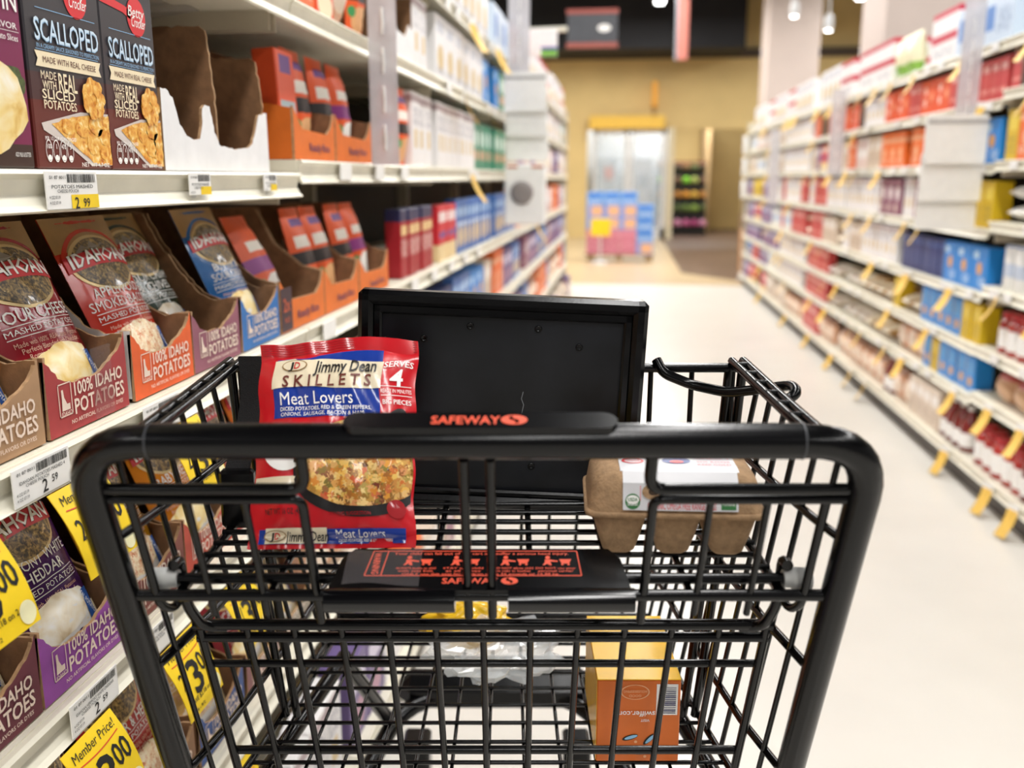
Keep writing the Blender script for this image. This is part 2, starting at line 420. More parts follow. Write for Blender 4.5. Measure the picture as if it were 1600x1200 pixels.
# lettered plate on the handle
pl = link('name_plate', None, cart, C(.003, FL(HD)-.001, HD-.0122)); pl.rotation_euler = (math.radians(14), 0, 0)
n = 10; W_, D_ = .095, .0115
out = [(W_-.01+.01*math.cos(a), D_*math.sin(a)) for a in [(-PI/2+PI*i/n) for i in range(n+1)]]+[(-W_+.01-.01*math.cos(a), D_*math.sin(a)) for a in [(PI/2-PI*i/n) for i in range(n+1)]]
mb = MB(); mb.prism(out, .005, BLACKP, mp=lambda u, v, l: (u, v, .0035-l)); mb.build('plate', pl)
ORG = mat('orange_red_print', '#e8502e', .45, var=0)
topm = lambda u, v, l: (u, v, .0035+l)
mb = MB(); mb.text('SAFEWAY', -.010, 0, .0115, ORG, topm, .0003, .048, .03)
def swirl(mb, cx, cy, r, m, mp, kx=1.35):
    mb.ell(cx, cy, r*kx, r, m, mp, .0003, 28, 2)
    mb.poly([(cx+x*r*kx, cy+y*r) for x, y in ((-.35, .62), (-.05, .72), (-.12, .3), (.28, .0), (.42, -.3), (.32, -.66), (.05, -.72), (.12, -.3), (-.3, 0), (-.42, .3))], BLACKP, mp, .0006)
swirl(mb, .0235, 0, .0068, ORG, topm)
mb.build('lettering', pl, label='orange red lettering and round emblem')

# rear panel with leg openings, in the handle's plane
rear = link('rear_panel', None, cart)
def RP(x, d): return (x, FL(d), d)
for sx in (-1, 1):
    wire([RP(sx*.272, .2200), RP(sx*.124, .2200), RP(sx*.124, .188)], .0046, rear, 'opening_rod', 8, .012)
    wire([RP(sx*.272, .2290), RP(sx*.128, .2290), RP(sx*.128, .348)], .0038, rear, 'opening_rod', 8, .008)
    for x in (.170, .212): wire([RP(sx*x, .2290), RP(sx*x, .340)], .0029, rear)
    wire([RP(sx*.254, .229), RP(sx*.254, .332), (sx*.249, FL(.34)+.018, .345), (sx*.243, FL(.33)+.03, .318)], .0036, rear, 'hinge_hook', 8, .012)
    wire([RP(sx*.0095, .195), RP(sx*.0095, .343)], .0036, rear, 'flap_rod', 10)
wire([RP(-.274, .3206), RP(.274, .3206)], .0048, rear, 'cross_rod', 10)

# side panels
def SX(d, f):
    t = min(1, max(0, (f-FL(d))/(1.24-FL(d))))**.6
    return .272*(1-t)+(.239-.067*(d-.19))*t
def SP(s, d, sx): f = FL(d, s); return (sx*SX(d, f), f, d)
FTOP = .90
for sx in (-1, 1):
    side = link('side_panel', None, cart)
    # twin top rails and corner
    def rd(f): return .196-.02*(f-.636)/(FTOP-.636)
    for dx, r in ((0, .0046), (-.011, .0042)):
        wire([(sx*(HX-.003+dx), FL(.2)+.003, .199)]+[(sx*(SX(.19, f)+dx), f, rd(f)) for f in (.68, .74, .82, FTOP)], r, side, 'top_rail', 8)
    for i in range(8):
        f = .67+i*.03; xx = SX(.19, f)
        wire([(sx*(xx-.013), f, rd(f)-.001), (sx*(xx+.002), f, rd(f)-.001)], .0036, side, 'rail_weld', 6)
    # lengthwise rails
    for d, fe, r in ((.264, FTOP, .0036), (.397, 1.23, .0042), (.528, 1.21, .0040), (.60, 1.20, .0040)):
        fs = FL(d)+.004
        P = []
        for i in range(7):
            f = fs+(fe-fs)*i/6; P.append((sx*SX(d, f), f, d))
        wire([(sx*(HX-.006), FL(d)+.001, d)]+P, r, side, 'side_rail', 8)
    wire([(sx*SX(.335, FTOP), FTOP, .335), (sx*SX(.35, 1.24), 1.24, .352)], .0048, side, 'front_rim', 8)
    # slanting wires
    for i in range(15):
        s = .655+.0385*i
        ftop = s
        d0 = .187 if s < FTOP-.02 else .345
        d1 = .60
        P = []
        for j in range(5):
            d = d0+(d1-d0)*j/4
            f = FL(d, s)
            if f > 1.235: break
            P.append((sx*SX(d, f), f, d))
        if len(P) > 1: wire(P, .0027, side)
    # corner posts
    for dx in (0, .013):
        wire([(sx*(SX(.187, FTOP)-dx), FTOP, .182), (sx*(SX(.34, FTOP)-dx-.004), FTOP+.012, .36), (sx*(SX(.6, 1.0)-dx), FTOP+.06, .6)], .0048, side, 'corner_post', 8)
# seat back frame
back = link('seat_back', None, cart)
wire([(-.252, FTOP, .183), (.252, FTOP, .183)], .0048, back, 'top_rail', 8)
wire([(-.25, FTOP, .255), (.25, FTOP, .255)], .0030, back)
for i in range(-6, 7): wire([(i*.0405, FTOP+.002, .183), (i*.0400, FTOP-.004, .318)], .0027, back)
wire([(.166, FTOP-.004, .174), (.172, FTOP-.012, .186), (.200, .885, .197), (.23, .86, .199), (.258, .835, .189), (.276, .815, .181), (.273, .79, .184), (.258, .80, .196)], .0050, back, 'hinge_hook', 8, .012)
# seat tray
tray = link('seat_tray', None, cart)
DT = .315
wire([(-.246, .694, .3125), (.246, .694, .3125)], .0048, tray, 'pivot_rod', 8)
for i, f in enumerate((.722, .748, .774, .800, .826, .850, .873)):
    wire([(-.238, f, DT), (.238, f, DT)], .0026 if i < 6 else .0036, tray)
for x in (-.236, -.165, -.105, -.04, .04, .105, .165, .236):
    wire([(x, .688, DT+.004), (x, .876, DT+.004)], .0042 if abs(x) > .2 else .0031, tray, 'runner')
GREYR = mat('grey_roller', '#b9b9b6', .5)
for sx in (-1, 1):
    a = Vector(C(sx*.247, .694, .3125))
    MB().tube([a+Vector((sx*(-.006), 0, 0)), a+Vector((sx*.0, 0, 0)), a+Vector((sx*.002, 0, 0)), a+Vector((sx*.016, 0, 0))], [.0072, .0076, .0092, .0088], GREYR, 14).build('roller', tray, label='grey plastic roller')
    wire([(sx*.243, .690, .300), (sx*.243, .703, .300), (sx*.245, .716, .345), (sx*.240, .735, .375), (sx*.222, .744, .380)], .0048, tray, 'link_rod', 8, .014)
# flap with the printed warning
flap = link('seat_flap', None, cart)
def FP(u, v, l):   # u across, v 0 near .. 1 far
    return (u, .672+.05*v, EYE-(.3125-.0135*v)+l)
mb = MB(); N = 8
o_ = [(-.118, 0), (.118, 0), (.113, .75), (.104, 1), (-.104, 1), (-.113, .75)]
mb.prism(o_, .003, BLACKP, mp=lambda u, v, l: FP(u, v, -l)); mb.build('flap_plate', flap)
for (xa, xb) in ((-.120, -.019), (.022, .120)):
    MB().tube([C(xa, .671, .3205), C(xb, .671, .3205)], .0095, mat('glossy_black_roll', '#060608', .12, var=.1, spec=.5), 16).build('rolled_edge', flap)
mb = MB(); V = lambda mm: mm/.05
fm = lambda u, v, l: FP(u, v, l)
def line(mb, a, b, wd, m, mp, l=.0004):
    d = Vector((b[0]-a[0], (b[1]-a[1])*.05)).normalized(); nn = Vector((-d.y, d.x))*wd/2
    mb.poly([(a[0]+nn.x, a[1]+nn.y*20), (b[0]+nn.x, b[1]+nn.y*20), (b[0]-nn.x, b[1]-nn.y*20), (a[0]-nn.x, a[1]-nn.y*20)], m, mp, l)
for a, b in (((-.088, .93), (.078, .93)), ((.078, .93), (.080, .33)), ((-.092, .33), (.080, .33)), ((-.088, .93), (-.092, .33)), ((-.076, .93), (-.079, .33))): line(mb, a, b, .0009, ORG, fm)
fmt = lambda u, v, l: FP(u, v/.05, l)
mb.text('WARNING', -.084, .0315, .0055, ORG, fmt, .0004, .026, .02, rot=-PI/2)
mb.text('Your child can fall out of the cart and suffer a serious head injury.', 0, .0435, .0032, ORG, fmt, .0004, .142, .012)
for k, (x, a, b) in enumerate(((-.052, 'ALWAYS buckle up child', 'with seat belt'), (-.014, 'STAY with child', 'at all times'), (.026, 'DO NOT allow child', 'to ride in basket'), (.060, 'DO NOT use your', 'personal carrier'))):
    mb.text(a, x, .0255, .0024, ORG, fmt, .0004, .032, .012); mb.text(b, x, .0222, .0024, ORG, fmt, .0004, .028, .012)
    mb.ell(x-.006, .0385, .002, .0022, ORG, fmt, .0004, 10, 1)
    mb.poly([(x-.0085, .036), (x-.004, .036), (x+.002, .0345), (x+.002, .033), (x-.004, .0335), (x-.003, .029), (x-.0052, .029), (x-.0065, .031), (x-.009, .029), (x-.0105, .029), (x-.0085, .0325)], ORG, fmt, .0004)
    mb.poly([(x+.003, .0365), (x+.013, .0365), (x+.011, .031), (x+.005, .031)], ORG, fmt, .0004)
    for q in (.0055, .0105): mb.ell(x+q, .030, .0011, .0011, ORG, fmt, .0004, 8, 1)
mb.text('ONLY use this seat for children up to 35 pounds or 15.88 kg.', 0, .0185, .0024, ORG, fmt, .0004, .125, .012)
mb.text('SAFEWAY', -.008, .0105, .0065, ORG, fmt, .0004, .044, .03)
swirl(mb, .023, .0105, .0042, ORG, fmt, 1.6)
mb.build('warning_print', flap, label='orange red warning lettering, pictograms and emblem')
mb = MB(); mb.grid(lambda a, b: FP(-.108+.06*a, .08+.86*b, .002+.0015*math.sin(a*5+b*3)), 8, 6, CLEAR); mb.build('clear_film', flap, label='loose clear plastic film')

# lower rear gate
gate = link('rear_gate', None, cart)
def GF(d): return .742+.375*(d-.381)
def GX(d): return .249-.02*(d-.38)
wire([(-GX(.376), GF(.376), .376), (GX(.376), GF(.376), .376)], .0050, gate, 'gate_rod', 9)
wire([(-GX(.393), GF(.393), .391), (GX(.393), GF(.393), .391)], .0046, gate, 'gate_rod', 9)
wire([(-.247, GF(.425)+.004, .425), (.247, GF(.425)+.004, .425)], .0036, gate, 'gate_rod', 8)
wire([(-.246, GF(.541)+.004, .541), (.246, GF(.541)+.004, .541)], .0042, gate, 'gate_rod', 8)
for i in range(-6, 7): wire([(i*.0408, GF(.376), .376), (i*.0404, GF(.60), .60)], .0032 if abs(i) < 6 else .0042, gate)
# basket floor and front
flo = link('basket_floor', None, cart)
for i in range(-6, 7): wire([(i*.0385, .83, .604), (i*.0355, 1.20, .604)], .0021, flo, n=6)
for i in range(11):
    f = .835+i*.0365; x = SX(.6, f)
    wire([(-x, f, .600), (x, f, .600)], .0023, flo, n=6)
fr = link('front_panel', None, cart)
wire([(-SX(.35, 1.24), 1.24, .352), (SX(.35, 1.24), 1.24, .352)], .0048, fr, 'front_rim', 8)
for d, f in ((.45, 1.225), (.54, 1.212), (.595, 1.20)): wire([(-SX(d, f), f, d), (SX(d, f), f, d)], .0032, fr)
for i in range(-5, 6): wire([(i*.0405, 1.24, .352), (i*.0355, 1.2, .60)], .0024, fr, n=6)
# chassis below
ch = link('chassis', None, cart)
for sx in (-1, 1):
    MB().tube(smooth_path([C(sx*.27, FL(.98), .98), C(sx*.235, 1.10, .90), C(sx*.15, 1.36, .83), C(0, 1.40, .82)], .06), .0135, BLACK, 10).build('base_tube', ch)
    MB().tube([C(sx*.262, FL(.62)+.02, .64), C(sx*.20, 1.15, .63)], .010, BLACK, 8).build('floor_support', ch)
    wire([(sx*.20, 1.14, .63), (sx*.17, 1.33, .84)], .011, ch, 'front_strut', 8)
MB().box(-.16, .16, 1.36, 1.42, EYE-.85, EYE-.79, BLACKP, .02).build('nose_bumper', ch)
for sx, f, xx in ((-1, 1.36, .13), (1, 1.36, .13), (-1, .94, .265), (1, .94, .265)):
    cs = link('caster', None, cart, (sx*xx, f, 0))
    MB().box(-.022, .022, -.025, .03, .11, .30 if f > 1 else .215, BLACKP, .005).build('fork', cs)
    MB().lathe([(.03, -.014), (.058, -.012), (.062, -.006), (.062, .006), (.058, .012), (.03, .014)], mat('grey_rubber', '#4d4d4f', .7), 20, M=Matrix.Translation((0, .02, .062)) @ Matrix.Rotation(PI/2, 4, 'Y')).build('wheel', cs)
# seat belt
STRAP = mat('black_webbing', '#101012', .9, var=.2, scale=300, bump=.5, bscale=900)
mb = MB()
def belt(a, b):
    d = .168+.095*b; return (-.238+.0225*a+.003*math.sin(b*4), FTOP-.02-.055*b+.012*math.sin(PI*b), EYE-d)
mb.grid(belt, 2, 10, STRAP); mb.grid(lambda a, b: (lambda p: (p[0], p[1]+.003, p[2]))(belt(a, b)), 2, 10, STRAP)
st = mb.build('seat_belt', cart)
MB().box(-.244, -.212, .815, .827, EYE-.318, EYE-.262, BLACKP, .003).build('buckle', st)

# ------------------------------------------------------------------ advertising panel
A = link('display_panel', None, cart, C(.008, .889, .322), 0, 'scuffed black plastic display frame'); A.rotation_euler = (0, math.radians(2.6), 0)
w2, hh = .137, .214
mb = MB()
for (x0, x1, z0, z1) in ((-w2, -w2+.014, 0, hh), (w2-.014, w2, 0, hh), (-w2, w2, hh-.014, hh), (-w2, w2, 0, .014)): mb.box(x0, x1, -.018, .004, z0, z1, BLACKP, .004)
mb.build('frame', A)
mb = MB()
for (x0, x1, z0, z1) in ((-w2+.013, -w2+.022, .013, hh-.013), (w2-.022, w2-.013, .013, hh-.013), (-w2+.013, w2-.013, hh-.023, hh-.013), (-w2+.013, w2-.013, .013, .020)): mb.box(x0, x1, -.012, .003, z0, z1, BLACKP, .002)
mb.build('inner_lip', A)
MB().box(-w2+.018, w2-.018, -.006, .003, .016, hh-.018, PANEL, .001).build('back_plate', A)
for (x, z) in ((-.112, .165), (-.075, .168), (-.031, .182), (.034, .182), (.074, .166), (.034, .045), (.105, .05)):
    mb = MB(); M_ = Matrix.Translation((x, -.006, z)) @ Matrix.Rotation(PI/2, 4, 'X')
    mb.lathe([(.0036, 0), (.0036, .0012), (.0026, .0016), (.0016, .0004), (.0008, .0004)], BLACK, 12, M_); mb.build('screw', A)
mb = MB(); mb.tube([(.022, -.0065, .098), (.0235, -.0065, .107), (.021, -.0065, .113), (.0225, -.0065, .12)], .0004, mat('scratch_grey', '#8a8d92', .6), 5); mb.build('scratch', A)
# ------------------------------------------------------------------ products near the cart
MASH = cells('printed_mash', ['#d9a94e', '#f0d389', '#f8e9bd', '#fdf8e6'], 60, noise=True)
MASHW = cells('printed_pale_mash', ['#cdb489', '#efe2c6', '#f9f4e6', '#ffffff'], 60, noise=True)
CHUNK = cells('printed_bacon_mash', ['#c8744a', '#efd9b0', '#f7ead0', '#f3dfb8', '#e0a880'], 260)
GRATIN = cells('printed_gratin', ['#b9651e', '#e39a35', '#f2bf5c', '#fae6b0'], 210, noise=True)
HASH = cells('printed_hash', ['#5a2716', '#f0b94e', '#f6d489', '#c9491f', '#e8a23a', '#7a3220', '#f3c765', '#6b6a26', '#c77a26', '#f5d98f', '#d98a2b', '#6d2f1c'], 210)
RICE = cells('printed_rice', ['#e8dcc8', '#f7f2ea', '#ffffff'], 200, noise=True)
GOLD = mat('gold_print', '#a98450', .35, metal=.25, var=.1)
GOLDL = mat('pale_gold_print', '#d8bd86', .35, metal=.2, var=.05)
LAND = cells('engraved_landscape', ['#1d1710', '#3b2e1a', '#8f7440', '#c2a565'], 420, noise=True)
RED = mat('badge_red', '#c8202a', .4, var=.03)
NAVY = mat('blue_ribbon_print', '#24559c', .4)

def pouch_map(w, h, b, wr=.0012, ph=0.0):
    def S(u, v, l):
        t = min(1, max(0, v/h)); q = min(1, abs(2*u/w))
        e = math.sin(PI*min(1, max(0, (t-.03)/.94)))
        pr = max(0, e)**.55*(1-q**2.6)
        y = -b*pr-l+wr*math.sin(u*160+v*55+ph)*math.sin(v*70+ph*2)*pr
        return (u*(1-.02*pr), y, v)
    return S
def pouch_body(mb, w, h, b, m, S, crimp=None):
    mb.grid(lambda a, c: S((a-.5)*w, c*h, 0), 14, 20, m)
    mb.grid(lambda a, c: (lambda p: (p[0], -p[1]*.75+.0008, p[2]))(S((a-.5)*w, c*h, 0)), 10, 14, m)
    if crimp:
        for z0 in (h-.014, .0):
            for i in range(6): mb.rect(-w/2, w/2, z0+i*.0023, z0+i*.0023+.001, crimp, S, .0007, 10, 1)

def idahoan(t, colr, titles, food, topc='#a8834e', strip=True, small=True, nos=True, w=.133, h=.215):
    S = pouch_map(w, h, .015, .0014, random.random()*6)
    bm_ = mat('pouch_'+colr, colr, .16, var=.04, spec=.4, ridge=.16, bscale=24)
    mb = MB(); pouch_body(mb, w, h, .015, bm_, S, None); mb.build('pouch_body', t)
    mb = MB()
    mb.rect(-w/2, w/2, h*.80, h, GOLD, S, .0007, 12, 6)
    mb.ell(0, h*.715, w*.44, h*.165, GOLDL, S, .0010, 40, 3); mb.ell(0, h*.715, w*.405, h*.148, LAND, S, .0014, 40, 3); mb.ell(0, h*.72, w*.485, h*.20, bm_, S, .0009, 30, 1, inner=.9, a0=.25, a1=PI-.25)
    mb.poly([(w*x, h*y) for x, y in ((-.3, .79), (-.2, .825), (-.14, .805), (-.05, .845), (.04, .81), (.1, .83), (.2, .80), (.3, .785), (.3, .772), (-.3, .772))], mat('mountain_print', '#8c8478', .4), S, .0017)
    R = [(-.5, -.052), (.5, .0), (.5, .085), (-.5, .033)]
    mb.add([S(w*(-.47+.94*a), h*(.685+.085*c+.02*math.sin(PI*a)), .0018) for c in (0, 1) for a in [i/12 for i in range(13)]], [(i, i+1, 14+i, 13+i) for i in range(12)], RED, True)
    mb.text('IDAHOAN', .001, h*.74, .0165, INK, S, .0021, w*.86, .03, arc=.004, res=1)
    mb.text('IDAHOAN', 0, h*.742, .0165, WPR, S, .0025, w*.86, .022, arc=.004, res=1)
    mb.build('brand_badge', t, label='round gold landscape badge with red ribbon lettering')
    mb = MB(); v = .53 if len(titles) == 1 else .555
    for s_ in titles:
        mb.text(s_, 0, h*v, .0135 if len(titles) == 1 else .012, WPR, S, .0012, min(w*.9, .0105*len(s_)), .008); v -= .068
    mb.rect(-w*.42, w*.42, h*(v+.022), h*(v+.026), WPR, S, .0012, 8, 1)
    mb.text('MASHED POTATOES', 0, h*(v-.003), .0062, WPR, S, .0012, w*.84, .005)
    mb.rect(-w*.42, w*.42, h*(v-.032), h*(v-.028), WPR, S, .0012, 8, 1)
    if small:
        pk = mat('pale_pink_print', '#eab8a0', .5)
        for i, q in enumerate(('Made with 100% REAL Idaho Potatoes', 'Perfectly Blended with Cheddar,', 'Romano & Parmesan Cheeses')):
            if len(titles) == 1: mb.text(q, 0, h*(v-.062-.032*i), .0055, pk, S, .0012, w*(.78-.08*i), .004)
            else: mb.text(('Made with 100% REAL Potatoes', 'Perfectly Blended')[i % 2], 0, h*(v-.06-.03*i), .0045, pk, S, .0012, w*(.7-.1*i), .004) if i < 2 else None
    mb.build('title_lettering', t)
    mb = MB(); mb.rect(-w*.5, w*.5, h*.02, h*.22, mat('pale_dish', '#f4e2b4', .4), S, .0009, 10, 8)
    mb.ell(0, h*.20, w*.47, h*.11, mat('white_bowl', '#f1efe9', .3), S, .0011, 30, 3)
    mb.ell(.004, h*.255, w*.40, h*.105, food, S, .0015, 36, 4, wob=.05)
    mb.build('food_picture', t, label='printed picture of mashed potatoes')
    mb = MB()
    if strip: mb.text('REAL POTATOES', w*.40, h*.22, .006, WPR, S, .0021, .04, .01, rot=-1.1); mb.rect(w*.35, w*.45, h*.14, h*.30, NAVY, S, .0018, 3, 4)
    if nos:
        for i in range(3):
            mb.ell((-.12+.14*i)*w, h*(.075+.012*i), .0095, .0095, mat('pouch_'+colr, colr), S, .002, 18, 2); mb.text('NO', (-.12+.14*i)*w, h*(.085+.012*i), .0045, WPR, S, .0025, None, .01)
    mb.build('seal_print', t)

def card_tray(t, colr, w=.146, d=.21, fh=.062, back=.20, lettering=True, sidecol=None, shift=0, deep=.45):
    m = mat('tray_'+colr, colr, .6, var=.05, scale=40)
    sm = mat('tray_'+sidecol, sidecol, .6) if sidecol else m
    fr = [(-w/2, fh+.016), (-w*.44, fh+.010), (-w*.36, fh-.004), (-w*.2, fh-.014*deep*2), (w*.1, fh-.013), (w*.28, fh-.004), (w*.4, fh+.004), (w*.46, fh+.012), (w/2, fh+.022)]
    mb = MB(); mb.prism([(-w/2, 0)]+jag(fr, .0012, .006)+[(w/2, 0)], .004, m, KRAFT, KRAFTL); f = mb.build('front_panel', t)
    for sx in (-1, 1):
        pr = jag([(0, fh+.02), (.012, fh+.02), (.03, fh+.016), (.055, fh+.026), (.085, fh+.06), (.115, fh+.105), (.13, back-.004), (.16, back), (d, back)], .0014, .007)
        mb = MB(); mb.prism([(.004, 0)]+pr+[(d, 0)], .0035, KRAFT if sidecol is None else sm, KRAFT, KRAFTL, mp=lambda u, v, l: (sx*(w/2-l), u, v)); mb.build('side_panel', t)
    MB().box(-w/2, w/2, d, d+.004, 0, back, KRAFT).build('back_panel', t)
    MB().box(-w/2, w/2, .004, d, 0, .003, KRAFT).build('bottom_panel', t)
    if lettering:
        mb = MB(); pale = mat('pale_tray_print', '#eed9c8', .6, var=0)
        x0 = -w*.38
        for a, b in (((x0, .017), (x0+.022, .017)), ((x0, .049), (x0+.022, .049))): mb.rect(a[0], b[0], a[1], a[1]+.0012, pale)
        for xx in (x0, x0+.021): mb.rect(xx, xx+.0012, .017, .050, pale)
        mb.poly([(x0+.005, .044), (x0+.008, .044), (x0+.009, .036), (x0+.013, .029), (x0+.018, .029), (x0+.018, .023), (x0+.004, .023), (x0+.005, .034)], pale)
        mb.text('IDAHO', x0+.011, .0202, .0045, pale, width=.017, bold=.01)
        mb.text('100% IDAHO', w*.11, .041, .0135, pale, width=w*.62, bold=.02)
        mb.text('POTATOES', w*.11, .0235, .0155, pale, width=w*.64, bold=.022)
        mb.text('NO ARTIFICIAL FLAVORS OR DYES', w*.07, .0095, .0042, pale, width=w*.66, bold=.008)
        mb.build('lettering', f)
def L(y, z, back=0): return (LLAT-.0105-back, y, z+.001)
LR = PI/2
def lean(o, deg, roll=0, sx=1): o.rotation_euler = (0, 0, 0); o.matrix_basis = Matrix.Translation(o.location) @ Matrix.Rotation(LR, 4, 'Z') @ Matrix.Rotation(math.radians(roll), 4, 'Y') @ Matrix.Rotation(-math.radians(deg), 4, 'X') @ Matrix.Diagonal((sx, 1, 1, 1))

TR = [  # y centre, z shelf, tray colour, tray words, pouch colour, pouch words, titles, food, lean, depth
    (.722, .943, '#b08a66', 'kraft brown', '#d8a21e', 'yellow', ('BUTTERY',), MASH, 22, .014, None),
    (.876, .943, '#a8393b', 'dark red', '#9c1c28', 'deep red four cheese', ('FOUR CHEESE',), MASH, 24, .014, None),
    (1.036, .943, '#e8622a', 'bright orange', '#c63420', 'orange red smoked bacon', ('APPLEWOOD', 'SMOKED BACON'), CHUNK, 24, .014, '#f0eeee'),
    (1.186, .943, '#94586a', 'mauve', '#23392b', 'dark green and maroon', ('SOUR CREAM', '& CHIVES'), MASHW, 26, .05, None),
    (1.342, .943, '#2f72b8', 'sky blue', '#2a69ad', 'blue sour cream', ('BUTTER &', 'SOUR CREAM'), MASH, 24, .014, None),
    (.672, .691, '#6d2f3c', 'maroon', '#7d2030', 'maroon striped', ('BUTTER & HERB',), MASH, 20, .022, None),
    (.822, .691, '#9a4aa6', 'purple', '#4a2160', 'purple white cheddar', ('VERMONT WHITE', 'CHEDDAR'), MASHW, 22, .014, None),
    (.972, .691, '#8a4a40', 'rust brown', '#c28a1e', 'golden loaded', ('LOADED BAKED',), CHUNK, 22, .014, None),
    (1.122, .691, '#c64a36', 'tomato red', '#e08a24', 'amber', ('BABY REDS',), MASH, 22, .014, None),
    (1.2695, .691, '#a8393b', 'brick red', '#b0303a', 'crimson', ('ROASTED GARLIC',), MASHW, 22, .014, None),
    (1.416, .691, '#b5522c', 'burnt orange', '#d8712c', 'pumpkin orange', ('CHEDDAR BROCCOLI',), CHUNK, 22, .014, None),
    (.80, .421, '#7d5d50', 'dull brown', '#3a2a2a', 'black and red garlic', ('ROASTED GARLIC', '& PARMESAN'), MASHW, 20, .022, None),
    (.96, .421, '#8a6444', 'plain cardboard', '#b5302c', 'scarlet', ('BUTTER & HERB',), CHUNK, 20, .022, None),
    (1.12, .421, '#39538c', 'slate blue', '#d9b06a', 'tan cheddar', ('CHEDDAR',), CHUNK, 20, .022, None),
    (1.28, .421, '#8a5a5a', 'dusty rose', '#a03038', 'wine red', ('SCALLOPED',), MASH, 20, .022, None),
    (1.425, .421, '#55604a', 'olive', '#caa24a', 'straw yellow', ('AU GRATIN',), MASH, 20, .022, None)]
for i, (y, z, tc_, tw, pc, pw, ti, fd, ln, dp, sc_) in enumerate(TR):
    sh = {.943: 'under the scalloped potato boxes', .691: 'on the shelf below the red trays', .421: 'on the low shelf'}[z]
    t = thing('display_tray', '%s cardboard tray torn open in front, %s' % (tw, sh), 'tray', L(y, z), LR, 'torn cardboard potato trays')
    card_tray(t, tc_, sidecol=sc_, fh=.060 if z > .9 else .058)
    p = thing('potato_pouch', '%s mashed potato pouch leaning in the %s tray' % (pw, tw), 'pouch', L(y, z+.004, dp), LR, 'mashed potato pouches')
    lean(p, ln)
    idahoan(p, pc, ti, fd, nos=(i in (1, 6)), small=(i != 3))
# clear tape on the dark red tray
mb = MB(); mb.rect(.004, .042, .001, .075, CLEAR, flat, .0012); o = mb.build('tape_strip', None, L(.876, .943), LR); tag(o, 'clear packing tape stuck over the dark red tray front', 'tape')

